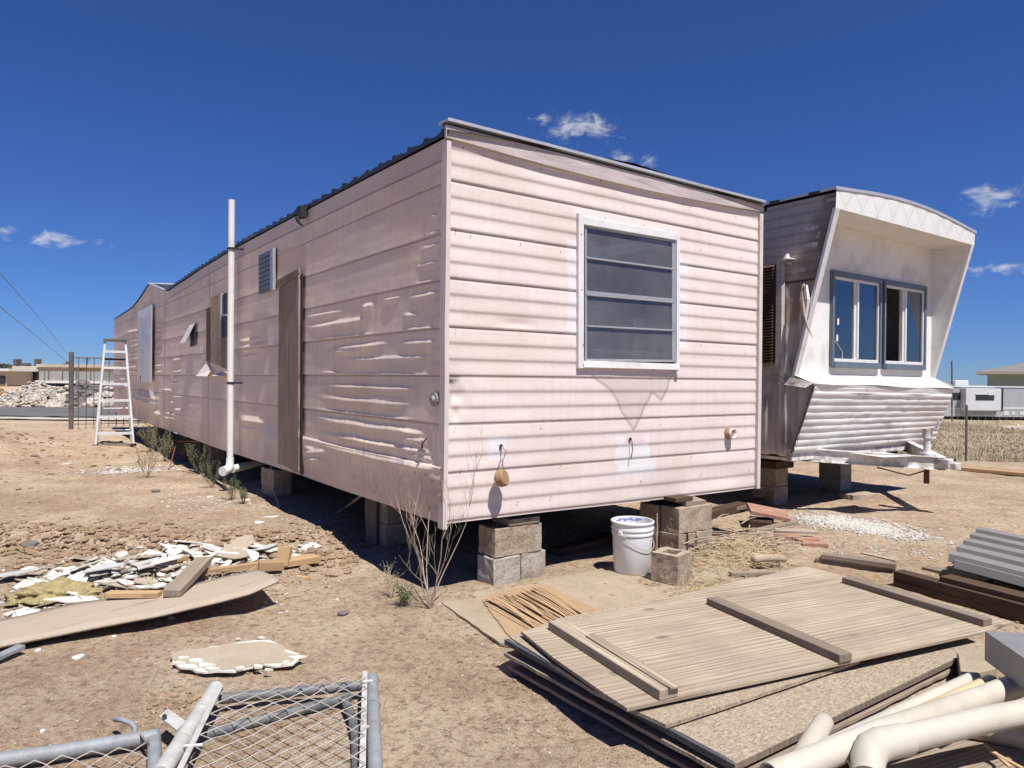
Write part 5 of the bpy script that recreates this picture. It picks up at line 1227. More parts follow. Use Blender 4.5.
# insulation batt
def lump(name, px, py, rise, size, mat, label, cat, seed=1, amp=.3, sub=5, rot=0.0):
    bm = bmesh.new(); bmesh.ops.create_icosphere(bm, subdivisions=sub, radius=1)
    for v in bm.verts:
        n_ = mnoise.fractal(v.co*1.7+Vector((seed*5, 0, 0)), 1.0, 2.0, 5); v.co *= 1+amp*n_
        v.co.x *= size[0]; v.co.y *= size[1]; v.co.z *= size[2]
        if v.co.z < 0: v.co.z *= .3
    me = bpy.data.meshes.new(name); bm.to_mesh(me); bm.free(); me.materials.append(mat); me.polygons.foreach_set('use_smooth', [True]*len(me.polygons))
    o = bpy.data.objects.new(name, me); COL.objects.link(o); o.location = GT(px, py)+Vector((0, 0, rise)); o.rotation_euler = (0, 0, rot); return tag(o, label, cat)
lump('insulation_batt', 52, 600, .02, (.24, .13, .085), M['insul'], 'yellow torn insulation batt on the left debris pile', 'insulation', 3, .45, rot=.25)
# curved panel board sheet
def curved_sheet():
    near = [(-30, 653, .03), (40, 639, .045), (100, 627, .06), (160, 616, .075), (220, 602, .095), (250, 594, .12), (279.5, 581, .155)]
    far = [(-40, 628, .05), (20, 617, .055), (70, 605, .06), (130, 596, .07), (185, 587, .085), (225, 577, .10), (257.5, 571, .12)]
    n = 36; m_ = 6; vs = []
    def smooth_(L):
        P = np.array([G(*q) for q in L]); t = np.linspace(0, 1, len(L))
        return [Vector([float(np.interp(q, t, P[:, k])) for k in range(3)]) for q in np.linspace(0, 1, n)]
    NN, FF = smooth_(near), smooth_(far)
    for i in range(n):
        a = NN[i]; b = FF[i]
        for j in range(m_+1): q = j/m_; p = a.lerp(b, q); p.z += .008*math.sin(q*math.pi); vs.append(p)
    top = [tuple(i*(m_+1)+j for i, j in ((i, j), (i+1, j), (i+1, j+1), (i, j+1))) for i in range(n-1) for j in range(m_)]
    F = frame_of(G(130, 610, .07), G(220, 595, .07)-G(40, 635, .07))
    mb = MB().add(vs, top); o = mb.build('panel_board', M['sidingboard'], None, F, smooth=True)
    o.modifiers.clear()
    so_ = o.modifiers.new('t', 'SOLIDIFY'); so_.thickness = .014; so_.offset = 0
    return tag(o, 'long curved tan panel board bowing up at its right end, in front of the debris', 'panel board')
curved_sheet()
# timber bits
def stick(x0, y0, z0, x1, y1, z1, w, h, mt, lb):
    a = G(x0, y0, z0); b = G(x1, y1, z1); o = beam_obj('stud_offcut', a, b, w, h, M[mt], bevel=.003); return tag(o, lb, 'stud offcut')
stick(172, 597, .10, 204, 563, .16, .10, .042, 'greylumber', 'grey stud piece leaning across the curved panel board')
stick(108, 597, .09, 160, 597, .09, .06, .032, 'lumber', 'yellow wood strip lying behind the curved panel board')
stick(150, 566, .09, 187, 560, .08, .05, .035, 'lumber', 'orange wood piece under the white drywall')
stick(203, 576, .09, 262, 567, .07, .045, .04, 'lumber', 'long yellow stud piece behind the right end of the panel board')
stick(258, 570, .06, 283, 569, .05, .09, .06, 'lumber', 'chunky yellow block at the right end of the curved panel board')
stick(276, 567, .035, 317, 561, .03, .12, .045, 'lumber', 'flat light lumber offcut at the right end of the debris pile')
a = G(281, 566, .05); o = beam_obj('stud_offcut', a, a+Vector((.01, .04, .13)), .09, .05, M['lumber'], bevel=.003, up=Vector((0, 1, 0))); tag(o, 'short upright lumber block standing in the debris', 'stud offcut')
stick(120, 573, .1, 152, 566, .1, .04, .02, 'greylumber', 'small grey stick on top of the drywall heap')
stick(215, 553, .07, 250, 556, .06, .03, .015, 'white', 'thin white strip lying near the back of the pile')
stick(296, 578, .0, 307, 580, .0, .04, .02, 'lumber', 'tiny reddish wood chip on the dirt right of the panel board')
stick(-20, 668, .01, 22, 648, .03, .05, .02, 'galv', 'dark metal strip poking out under the panel board at the left edge')
stick(228, 510, .01, 246, 508, .01, .03, .015, 'lumber', 'small yellow stick near the pipe elbow')
# torn drywall sheet lying alone
tw_ = tag(empty('torn_drywall_sheet', GT(235, 655)), 'tan torn drywall sheet with crumbling white edges lying alone on the dirt', 'drywall sheet'); PARM[tw_.name] = Matrix.Translation(GT(235, 655))
zq = TZ(*GT(235, 655).xy)
px_slab('paper_face', ((170, 655), (182, 650), (196, 649), (240, 643), (262, 641), (281, 644), (286, 652), (300, 655), (290, 662), (262, 663), (240, 668), (215, 669), (190, 665), (176, 661)), zq+.035, .004, M['drypaper'], ((170, 655), (290, 650)), None, None, parent=tw_, jag=.006, seed=7)
px_slab('gypsum_core', ((172, 658), (183, 652), (240, 642), (270, 640), (288, 650), (303, 657), (293, 664), (275, 666), (262, 664), (240, 670), (228, 671), (205, 672), (190, 668), (180, 667)), zq+.0305, .009, M['drywall'], ((170, 655), (290, 650)), None, None, parent=tw_, jag=.014, seed=8)
for x, y, r in ((178, 663, .022), (188, 667, .03), (203, 665, .035), (212, 669, .02), (240, 668, .022), (258, 667, .02), (268, 670, .014), (297, 658, .03), (238, 641, .012), (262, 640, .016), (196, 661, .025), (284, 663, .018), (183, 658, .018)):
    p = GT(x, y, .0); pts = shard_mesh(Rr, r, .012, None, 1.6)
    if y > 645: p = G(x, y, zq+.036)
    o = MB().slab([q+Vector((p.x, p.y, p.z+(.006 if y > 645 else .016))) for q in pts], .010).build('crumbled_edge', M['drywall']); o.parent = tw_; o.matrix_parent_inverse = PARM[tw_.name].inverted()
for x, y, r, lb in ((77, 658, .03, 'white plaster flake on bare dirt below the panel board'), (38, 651, .015, 'small white flake under the panel board edge'), (114, 637, .014, 'small white flake in front of the panel board'), (286, 595, .018, 'small white pebble right of the panel board'), (65, 464, .12, 'flat white scrap lying far out on the dirt'), (43, 732, .012, 'tiny white chip above the grey gate tube'), (287, 612, .01, 'tiny pale chip near the panel shadow'), (338, 600, .02, 'pale dry clod right of the panel board'),
    (246, 500, .05, 'white scrap beside the trailer shadow below the pipe'), (270, 517, .07, 'white drywall scrap at the edge of the trailer shadow'), (258, 523, .06, 'tan scrap on the bank beside the trailer shadow'), (210, 497, .04, 'grey scrap left of the small white block')):
    shard(x, y, r, M['drywall'], tilt=.05, label=lb, group=None, nm='plaster_scrap', cat='scrap')
for x, y, r, lb in ((583, 0, 0, ''),):
    pass
for x, y, r, lb in ((343, 613, .03, 'dark stone on the dirt between panel board and bush'), (156, 491, .05, 'dark stone on the dirt below the weeds'), (35, 456, .05, 'dark stone far out at the left'), (30, 546, .07, 'flat brown clod above the debris pile'), (118, 470, .05, 'grey stone before the ladder')):
    p = GT(x, y, .01); tag(MB().ico(p, r, .12, 2, .6, Rr).build('stone', M['rubbledark'], smooth=False), lb, 'stone')

# ---- ground litter as stuff
def scatter(n, fn, mat, name, label, rmin, rmax, sub=0, flat=.6, seed=1, cat='gravel', sink=.3):
    R = random.Random(seed); mb = MB()
    for _ in range(n):
        x, y = fn(R)
        if cat == 'gravel' and float(vnoise(np.array([x*1.3]), np.array([y*1.3]), 2)[0]) < R.uniform(-.3, .3): continue
        r = rmin*(rmax/rmin)**(R.random()**2.2); z = TZ(x, y); mb.ico((x, y, z+r*(flat-sink)), r, .22, 1 if r < .02 else 2, flat, R)
    return tag(mb.build(name, mat), label, cat, kind='stuff')
def near(R):
    while True:
        px = R.uniform(-20, 560); py = 400+R.random()**.6*380
        p = G(px, min(py, 775)); 
        if p.y < 16: return p.x, p.y
def nearall(R):
    px = R.uniform(-20, 1044); py = 480+R.random()*290; p = G(px, py); return p.x, p.y
M['clod'] = m_plain('dirt_clod', (.33, .235, .15), .97, .35, 5, .8, .006, dirt=(.22, .15, .10), dirt_amt=.45, spec=.05)
M['pebble'] = m_plain('pale_pebble', (.50, .43, .35), .95, .3, 2, .5, .004, spec=.05)
scatter(9000, nearall, M['clod'], 'gravel', 'small brown clods and grit scattered over the dirt', .0025, .015, seed=2)
scatter(2400, near, M['pebble'], 'gravel', 'small pale pebbles scattered over the dirt', .002, .008, seed=3)
def bankf(R):
    x = R.uniform(-4.6, -1.15); yb = 5.35-.10*(x+1.7)+.25*0; return x, yb+R.gauss(.15, .28)
scatter(2600, bankf, M['clod'], 'dirt_clods', 'crumbly brown clods along the low earth bank', .006, .040, seed=4, cat='clods')
def moundf(R): return R.gauss(-9.4, 1.8), R.gauss(11.2, 2.0)
scatter(2600, moundf, M['clod'], 'dirt_clods', 'reddish clods on the dirt mound at the far left', .008, .035, seed=5, cat='clods')
def undermesh(R): p = G(R.uniform(150, 380), R.uniform(690, 790)); return p.x, p.y
scatter(1500, undermesh, M['clod'], 'gravel', 'coarse brown gravel showing through the chain link mesh', .005, .020, seed=6)
def crumbs(px0, py0, sx, sy, slope):
    def f(R):
        x = R.gauss(0, 1); y = R.gauss(0, 1); p = G(px0+x*sx, py0+y*sy+slope*x*sx); return p.x, p.y
    return f
M['crumb'] = m_plain('white_plaster_crumb', (.48, .45, .40), .95, .12, 3, .3, spec=.05)
scatter(4200, crumbs(862, 527, 30, 3.6, .16), M['crumb'], 'plaster_crumbs', 'trail of crushed white plaster on the ground under the white home front', .006, .022, seed=7, cat='plaster crumbs')
scatter(700, crumbs(824, 520, 16, 4, .05), M['crumb'], 'plaster_crumbs', 'left end of the crushed white plaster trail by the block pier', .006, .02, seed=8, cat='plaster crumbs')
scatter(160, crumbs(880, 553, 34, 4, .05), M['crumb'], 'plaster_crumbs', 'loose white crumbs scattered in front of the plaster trail', .005, .018, seed=9, cat='plaster crumbs')
scatter(650, crumbs(135, 473, 26, 2.2, -.07), M['crumb'], 'plaster_crumbs', 'pale crumbs scattered beside the weeds on the left', .006, .03, seed=10, cat='plaster crumbs')
scatter(350, crumbs(215, 512, 26, 4.5, .0), M['crumb'], 'plaster_crumbs', 'pale crumbs scattered below the pipe elbow', .004, .018, seed=11, cat='plaster crumbs')
scatter(1800, crumbs(150, 580, 72, 14, -.10), M['crumb'], 'plaster_crumbs', 'white crumbs filling the drywall debris pile', .004, .022, seed=12, cat='plaster crumbs')
scatter(1500, crumbs(160, 583, 80, 13, -.12), M['pebble'], 'debris_crumbs', 'tan crumbs and dust filling the debris pile', .003, .016, seed=14, cat='debris')
R = random.Random(21); fm_ = MB()
for _ in range(260):
    px = R.gauss(165, 75); py = 586-(px-160)*.11+R.gauss(0, 11)
    if px > 318: continue
    p = GT(px, py, .01+R.uniform(0, .05)); a = R.uniform(0, 6.28); fm_.tube([p, p+Vector((math.cos(a), math.sin(a), R.uniform(-.15, .2)))*R.uniform(.03, .14)], [.003, .0015], 4)
tag(fm_.build('splinters', M['twig']), 'thin wood splinters strewn through the debris pile', 'splinters', kind='stuff')
scatter(160, crumbs(290, 540, 16, 8, .2), M['crumb'], 'plaster_crumbs', 'white crumbs near the trailer shadow edge', .004, .02, seed=13, cat='plaster crumbs')

# ================================================================== chain link gates, bottom left
def chain(p00, p10, p11, p01, w, mat, name, parent, r=.0026, skipn=None, seed=1, sag=.012):
    """mesh over the quad p00 (near left) p10 (near right) p11 (far right) p01 (far left)"""
    L = (p10-p00).length; Hh = (p01-p00).length; nc = int(L/w); nr = int(Hh/w); mb = MB(); R = random.Random(seed)
    up_ = (p10-p00).cross(p01-p00).normalized()
    def P(c, r_):
        u_, v_ = c/nc, r_/nr; a = p00.lerp(p10, u_); b = p01.lerp(p11, u_); q = a.lerp(b, v_)
        return q+up_*(sag*mnoise.noise(Vector((c*.21, r_*.21, seed)))) + (p10-p00).normalized()*w*.25*mnoise.noise(Vector((c*.3, r_*.3, seed+7)))
    for k in range(nc):
        pts = []
        for j in range(nr+1):
            e = (j+k) % 2; sgn = 1 if e else -1; pts.append(P(k+.5+sgn*.53, j)+up_*(.0022*(1 if (j % 2) else -1)))
        mb.tube(pts, r, 4, False)
    return mb.build(name, mat, parent)
g1 = tag(empty('chain_link_gate', G(280, 730, 0)), 'chain link gate frame lying on the ground at the bottom of the photo', 'gate'); PARM[g1.name] = Matrix.Translation(G(280, 730, 0)); WORLDP.add(g1.name)
def gt(name, pts, r, mat, par, n=16): return MB().tube(pts, r, n).build(name, mat, par, smooth=True)
tL = [G(213, 691, .10), G(190, 728, .10), G(160, 775, .10)]
o_ = gt('frame_tube', [G(216, 688, .10), G(160, 775, .10)], .030, M['galvwhite'], g1)
for x, y in ((202, 711), (183, 741)): 
    a = G(x, y, .10); d = (G(160, 775, .10)-G(216, 688, .10)).normalized(); gt('tube_band', [a-d*.010, a+d*.010], .0335, M['galvwhite'], g1)
gt('frame_tube', [G(372, 678, .055), G(376, 785, .055)], .026, M['galv'], g1)
for y in (706, 727): a = G(373.5, y, .055); d = Vector((.03, -1, 0)).normalized(); gt('tube_band', [a-d*.008, a+d*.008], .029, M['galv'], g1)
gt('frame_tube', [G(219, 699, .05), G(368, 685, .05)], .021, M['galvshade'], g1)
gt('cross_brace', [G(206, 734, .02), G(280, 715, .02), G(350, 697, .02)], .021, M['galvshade'], g1)
gt('cross_brace', [G(344, 700, .025), G(352, 716, .02), G(356, 740, .02), G(357, 780, .02)], .018, M['galvshade'], g1)
def flatbar(p, q, w_, t__, name, mat, par): return beam_obj(name, p, q, w_, t__, mat, par, .001)
flatbar(G(221, 686, .115), G(176, 778, .115), .020, .006, 'tension_bar', M['galvwhite'], g1)
flatbar(G(365, 672, .075), G(362, 785, .075), .022, .006, 'tension_bar', M['galvwhite'], g1)
chain(G(176, 790, .115), G(364, 790, .085), G(366, 678, .085), G(222, 689, .11), .042, M['wire'], 'wire_mesh', g1, seed=2)
# hinge plate and clamps
gt('clamp', [G(203, 745, .12), G(184, 746, .12)], .006, M['galvwhite'], g1)
gt('clamp', [G(368, 727, .07), G(362, 729, .09)], .007, M['galvwhite'], g1); gt('clamp', [G(372, 681, .08), G(362, 682, .09)], .007, M['galvwhite'], g1)
hg = px_slab('hinge_plate', ((159, 716), (168, 708), (186, 721), (177, 730)), .10, .008, M['galvwhite'], ((159, 716), (180, 725)), None, None, parent=g1, bevel=.001)
MB().tube([G(164.5, 716.5, .1095), G(164.5, 716.5, .1125)], .009, 12).build('bolt_hole', M['black'], g1)
g2 = tag(empty('chain_link_gate', G(80, 760, 0)), 'second chain link gate running off the bottom left corner', 'gate'); PARM[g2.name] = Matrix.Translation(G(80, 760, 0)); WORLDP.add(g2.name)
gt('frame_tube', [G(-60, 768, .035), G(60, 752, .035), G(158, 736, .035)], .027, M['galv'], g2)
gt('frame_tube', [G(154, 736, .03), G(155, 790, .03)], .024, M['galv'], g2)
chain(G(-80, 840, .06), G(150, 815, .06), G(146, 742, .065), G(-60, 775, .065), .042, M['wire'], 'wire_mesh', g2, seed=4)
gt('latch_hook', [G(115, 719, .06), G(122, 720, .075), G(131, 723, .07), G(135, 728, .05), G(134, 735, .03)], .010, M['galv'], g2, 10)
mb = MB()
for k in range(5): mb.tube([G(139+k*1.2, 732+k*1.6, .05), G(143+k, 737+k*1.2, .07), G(146+k, 741+k*1.1, .045)], .004, 5)
mb.build('wire_wrap', M['wire'], g2)

# ================================================================== stepladder
ld = tag(empty('stepladder', GT(113, 446.5)), 'aluminium stepladder with five steps standing by the far side wall', 'stepladder')
lo_ = GT(98, 447); hi_ = GT(130, 446); bx0 = (lo_+hi_)/2; PARM[ld.name] = Matrix.Translation(bx0); ld.location = bx0
vd = Vector((bx0.x, bx0.y, 0)).normalized(); ux = Vector((vd.y, -vd.x, 0)); wl = .62; uy = Vector((-ux.y, ux.x, 0)); HL = 1.98
def lv_(x, y, z): return ux*x+uy*y+Vector((0, 0, z))
for s in (-1, 1):
    MB().tube([lv_(s*wl/2, 0, 0), lv_(s*wl*.27, .33, HL)], .024, 4).build('front_rail', M['ladder'], ld); MB().tube([lv_(s*wl*.46, 1.05, 0), lv_(s*wl*.27, .45, HL-.05)], .017, 4).build('rear_rail', M['ladder'], ld)
    MB().box(lv_(s*wl/2, 0, .02), (.07, .08, .05)).build('foot', M['black'], ld)
for k in range(6):
    f = (k+.85)/6.5; z = HL*f; hw = wl/2*(1-f)+wl*.27*f
    MB().add([lv_(-hw, -.02+.33*f, z), lv_(hw, -.02+.33*f, z), lv_(hw, .07+.33*f, z), lv_(-hw, .07+.33*f, z), lv_(-hw, -.02+.33*f, z-.045), lv_(hw, -.02+.33*f, z-.045), lv_(hw, .07+.33*f, z-.03), lv_(-hw, .07+.33*f, z-.03)], [(0, 1, 2, 3), (7, 6, 5, 4), (0, 4, 5, 1), (1, 5, 6, 2), (2, 6, 7, 3), (3, 7, 4, 0)]).build('step', M['ladder'], ld)
MB().box(lv_(0, .38, HL), (wl*.62, .22, .05), Matrix.Rotation(math.atan2(ux.y, ux.x), 3, 'Z')).build('top_cap', M['post'], ld, bevel=.006)
MB().box(lv_(0, .62, HL-.36), (wl*.60, .30, .03), Matrix.Rotation(math.atan2(ux.y, ux.x), 3, 'Z')).build('paint_tray', M['black'], ld)
for k in range(4):
    f = .12+.22*k; MB().tube([lv_(-wl*.46*(1-f)-wl*.27*f, 1.05-.6*f, HL*f), lv_(wl*.46*(1-f)+wl*.27*f, 1.05-.6*f, HL*f)], .010, 6).build('rear_brace', M['ladder'], ld)

# ================================================================== metal gate with post
mg = tag(empty('metal_gate', GT(71, 429)), 'dark metal bar gate hung on a steel post beyond the yard', 'gate')
b_ = GT(71, 429); PARM[mg.name] = Matrix.Translation(b_); dd_ = GT(125, 428)-b_; dd_.z = 0; dd_.normalize(); nl = Vector((-dd_.y, dd_.x, 0))
def mp_(x, z, y=0): return dd_*x+nl*y+Vector((0, 0, z))
MB().tube([mp_(0, -.1), mp_(0, 1.98)], .055, 12).build('gate_post', M['post'], mg, smooth=True)
for z in (1.84, 1.02, .12): MB().tube([mp_(.07, z), mp_(2.3, z)], .012 if z < 1.8 else .018, 6).build('gate_rail', M['post'], mg)
for k in range(13): MB().tube([mp_(.16+k*.172, .06), mp_(.16+k*.172, 1.87)], .010, 6).build('gate_bar', M['post'], mg)

# ================================================================== background, left
def sheet(name, pts, z, mat): 
    vs = []
    return MB().add([Vector((p.x, p.y, z)) for p in pts], [tuple(range(len(pts)))]).build(name, mat)
def asphalt():
    t = NT('asphalt'); o = t.coord(); n = t.noise(o, .8, 7, .7); f = t.noise(o, 60, 4, .7)
    c = t.ramp(n, [(.35, (.10, .098, .096)), (.7, (.155, .15, .145))]); return t.out(c, .9, t.bump(f, .6, .01), 0, .2)
M['asphalt'] = asphalt()
M['kerb'] = m_plain('pale_kerb', (.45, .40, .33), .95, .15, 4, .4)
# road running across behind the yard
ra_, rb_ = G(0, 419), G(0, 408); dpt0, dpt1 = ra_.y, rb_.y
def strip_follow(name, y0, y1, lift, mat, x0=-160, x1=160, n=320):
    vs = []
    for i in range(n+1):
        x = x0+(x1-x0)*i/n; 
        for y in (y0, y1): yy = y+x*-.02; vs.append((x, yy, max(TZ(x, y0-x*.02), TZ(x, y1-x*.02), TZ(x, (y0+y1)/2-x*.02))*1.0+lift))
    o = MB().add(vs, [(2*i, 2*i+2, 2*i+3, 2*i+1) for i in range(n)]).build(name, mat); return tag(o, kind='structure')
strip_follow('road', 22.6, 29.5, .05, M['asphalt'], x1=-6)
strip_follow('road_verge', 21.5, 22.5, .035, M['kerb'], x1=-6)
# rubble heaps, each chunk its own rock would pass the limit: the largest lie as things, the rest is rubble
def heap(name, px0, px1, dep, h, depth_, n, mat, label, seed, rmin, rmax, cat='rubble'):
    R = random.Random(seed); mb = MB(); x0 = (px0-512)/FPX*dep; x1 = (px1-512)/FPX*dep; cx_ = (x0+x1)/2; hw = (x1-x0)/2
    for _ in range(n):
        u_ = R.uniform(-1, 1); v_ = R.uniform(-1, 1); q = max(0, 1-u_*u_)*max(0, 1-v_*v_); z = h*(q**.7)*(.75+.5*mnoise.noise(Vector((u_*3, v_*3, seed))))
        x = cx_+u_*hw; y = dep+v_*depth_; mb.ico((x, y, TZ(x, y)+z*R.uniform(.8, 1.05)), R.uniform(rmin, rmax), .28, 1, .7, R)
    return tag(mb.build(name, mat), label, cat, kind='stuff')
heap('rubble_heap', 8, 82, 32.5, 1.15, 1.8, 3000, M['rubble'], 'heap of broken white concrete beyond the road', 1, .03, .14)
heap('rubble_heap', 66, 108, 33, 1.0, 1.5, 420, M['rubbledark'], 'dark broken asphalt slabs beyond the road behind the metal gate', 2, .08, .32)
heap('rubble_heap', 98, 130, 32, .9, 1.3, 260, M['rubble'], 'pale rubble pieces beyond the road behind the stepladder', 3, .08, .28)
sheet_ = None
# low earth strip behind the road
heap('earth_heap', -60, 20, 34, .75, 2.2, 900, M['clod'], 'earth heap beyond the road at the left edge', 4, .06, .2)
# tan shed
def DX(px, dep): return (px-512)/FPX*dep
def boxb(name, x0, x1, y0, y1, z0, z1, mat, par=None, bevel=0): return MB().bx(x0, x1, y0, y1, z0, z1).build(name, mat, par, bevel=bevel)
def zat(py, px, dep): return CAMP.z + ray(px, py).z*dep
sd_ = tag(empty('shed', (DX(45, 90), 90, 0)), 'long low tan building with a dark doorway beyond the rubble heap', 'building'); PARM[sd_.name] = Matrix.Translation((DX(45, 90), 90, 0))
def sb(name, px0, px1, py0, py1, dep, th, mat):
    x0, x1 = DX(px0, dep), DX(px1, dep); z1 = zat(py0, px0, dep); z0 = zat(py1, px0, dep); o = MB().bx(x0, x1, dep, dep+th, z0, z1); o.v = [tuple(Vector(v)-PARM[sd_.name].translation) for v in o.v]; return o.build(name, mat, sd_)
sb('wall', 12, 72, 366, 388, 90, 8, M['shed']); sb('side_wing', 7, 12, 367, 387, 90.3, 6, M['brown_slat']); sb('doorway', 31, 38, 371, 385, 89.8, .3, M['black']); sb('roof_edge', 36, 104, 364, 367, 89.7, 8, M['shedwhite'] if False else M['shed'])
sb('wall', 72, 130, 366, 388, 92, 8, M['shed'])
for k, (x, y, w_) in enumerate(((14.5, 359, 3.5), (23, 363, 6), (35, 359, 2.5), (66, 362, 1.5))): sb('roof_vent', x-w_/2, x+w_/2, y, 366, 91+k*.1, 1, M['post'])
# grey storage trailer / tank in front
tk = tag(empty('storage_trailer', (DX(62, 60), 60, 0)), 'grey white box trailer standing behind the rubble heap', 'trailer')
def tb(name, px0, px1, py0, py1, dep, th, mat):
    x0, x1 = DX(px0, dep), DX(px1, dep); z1 = zat(py0, px0, dep); z0 = zat(py1, px0, dep); o = MB().bx(x0, x1, dep, dep+th, z0, z1); o.v = [(v[0]-DX(62, 60), v[1]-60, v[2]) for v in o.v]; return o.build(name, mat, tk)
tb('body', 39, 104, 371, 381.5, 60, 2.5, M['tankgrey']); tb('side_rail', 38, 105, 380.5, 383, 59.9, 2.7, M['shedwhite']); tb('undercarriage', 42, 100, 383, 386.5, 60.3, 2, M['black'])
for k in range(4): tb('panel_rib', 48+k*14, 48.6+k*14, 371, 380.5, 59.93, .05, M['post'])
ln = tag(empty('pale_building', (DX(3, 85), 85, 0)), 'pale low building cut by the left edge of the photo', 'building')
def lb_(name, px0, px1, py0, py1, dep, th, mat):
    x0, x1 = DX(px0, dep), DX(px1, dep); z1 = zat(py0, 0, dep); z0 = zat(py1, 0, dep); o = MB().bx(x0, x1, dep, dep+th, z0, z1); o.v = [(v[0]-DX(3, 85), v[1]-85, v[2]) for v in o.v]; return o.build(name, mat, ln)
lb_('wall', -60, 5.5, 371, 386, 85, 6, M['shed']); lb_('roof', -62, 8, 368.5, 371, 84.5, 7, M['shedwhite']); lb_('window', -2, 5, 376, 384, 84.9, .1, M['rvdark'])
# wires and poles
def upole(px, py0, py1, dep, r, label):
    x = DX(px, dep); z1 = zat(py0, px, dep); z0 = TZ(x, dep)-.2; root = tag(empty('utility_pole', (x, dep, 0)), label, 'pole')
    MB().tube([(0, 0, z0), (0, 0, z1)], r, 8).build('shaft', M['post'], root); MB().bx(-.6, .6, -.05, .05, z1-.5, z1-.4).build('crossarm', M['post'], root); return root
upole(66.5, 361, 385, 110, .12, 'distant utility pole beyond the tan building at the left'); upole(87, 357, 385, 110, .14, 'taller distant pole seen above the metal gate')
def wire(label, pts, r):
    tag(MB().tube(pts, r, 5, False).build('power_line', M['post']), label, 'power line')
wire('upper thin power line crossing the sky at the left', [D(-30, 238, 30), D(0, 273, 36), D(35, 313, 50), D(70, 357, 105)], .02)
wire('lower thin power line crossing the sky at the left', [D(-30, 282, 30), D(0, 307, 36), D(35, 335, 50), D(66, 361, 105)], .02)
# far scrub trees along the horizon
def ftree(px, dep, h, w_, label, seed):
    R = random.Random(seed); x = DX(px, dep); z = TZ(x, dep); root = tag(empty('far_tree', (x, dep, z)), label, 'tree'); MB().tube([(0, 0, 0), (0, 0, h*.6)], [.15, .08], 6).build('trunk', M['twig'], root)
    mb = MB()
    for _ in range(700):
        a = R.uniform(0, 6.28); q = R.random()**.5; zz_ = R.uniform(.25, 1); rr = w_*q*math.sin(math.pi*min(.98, zz_*.85)); p = Vector((math.cos(a)*rr, math.sin(a)*rr, zz_*h)); d = Vector((R.uniform(-1, 1), R.uniform(-1, 1), R.uniform(-1, 1)))*.22; e = d.orthogonal()*.6; mb.add([p-d, p+e, p+d, p-e], [(0, 1, 2, 3)])
    mb.build('crown', M['fartree'], root)
ftree(2, 120, 3.2, 2.2, 'small dark tree on the horizon at the left edge', 1); ftree(99, 120, 2.8, 3.0, 'dark tree on the horizon behind the metal gate', 2)

# ================================================================== background, right
def grp_mat(): pass
# fence
fp0 = G(966, 461, 0); fz = TZ(fp0.x, fp0.y)
fe = tag(empty('wire_fence', (fp0.x, fp0.y, fz)), 'thin wire fence on steel posts right of the white home', 'fence'); PARM[fe.name] = Matrix.Translation((fp0.x, fp0.y, fz))
dfe = Vector((1, -.28, 0)).normalized()
for k in range(-2, 5):
    x = k*2.6; p = dfe*x; zz_ = TZ(fp0.x+p.x, fp0.y+p.y)-fz; MB().tube([p+Vector((0, 0, zz_-.2)), p+Vector((0, 0, zz_+1.02))], .020, 6).build('fence_post', M['post'], fe)
ch_ = MB()
for j in range(9):
    ch_.tube([dfe*x+Vector((0, 0, TZ(fp0.x+dfe.x*x, fp0.y+dfe.y*x)-fz+.05+.112*j)) for x in np.arange(-5.2, 10.5, .65)], .0022, 3, False)
for x in np.arange(-5.2, 10.4, .11):
    zz_ = TZ(fp0.x+dfe.x*x, fp0.y+dfe.y*x)-fz; ch_.tube([dfe*float(x)+Vector((0, 0, zz_+.04)), dfe*float(x)+Vector((0, 0, zz_+.96))], .0016, 3, False)
ch_.build('fence_wire', M['wire'], fe)
a = G(958, 466.5, .05); b = G(1100, 479, .05)
for k, (dy, lb) in enumerate(((0, 'long pale plank lying on the ground along the wire fence'), (.22, 'second pale plank lying behind the first along the fence'))):
    o = beam_obj('plank', Vector((a.x, a.y+dy, TZ(a.x, a.y)+.0)), Vector((b.x, b.y+dy, TZ(b.x, b.y)+.0)), .14, .05, M['lumber']); tag(o, lb, 'plank')
# dry grass field
R = random.Random(77); gm = MB()
for _ in range(30000):
    q = R.random(); y = 12.9+q**1.9*46; x = R.uniform(.50, .86)*y
    if y < fp0.y+(x-fp0.x)*-.28+.2: continue
    h = R.uniform(.02, .07)*(1 if y < 25 else 1.5); z = TZ(x, y); a = R.uniform(0, 6.28); wd = .005+.0006*y; dx, dy = math.cos(a)*wd, math.sin(a)*wd; lx, ly = R.uniform(-.4, .4)*h, R.uniform(-.4, .4)*h
    gm.add([(x-dx, y-dy, z-.01), (x+dx, y+dy, z-.01), (x+lx, y+ly, z+h)], [(0, 1, 2)])
M['drygrass'] = m_plain('dry_field_grass', (.45, .37, .24), .9, .3, .6, .1)
tag(gm.build('dry_grass', M['drygrass']), 'dry yellow grass field beyond the wire fence', 'grass', kind='stuff')
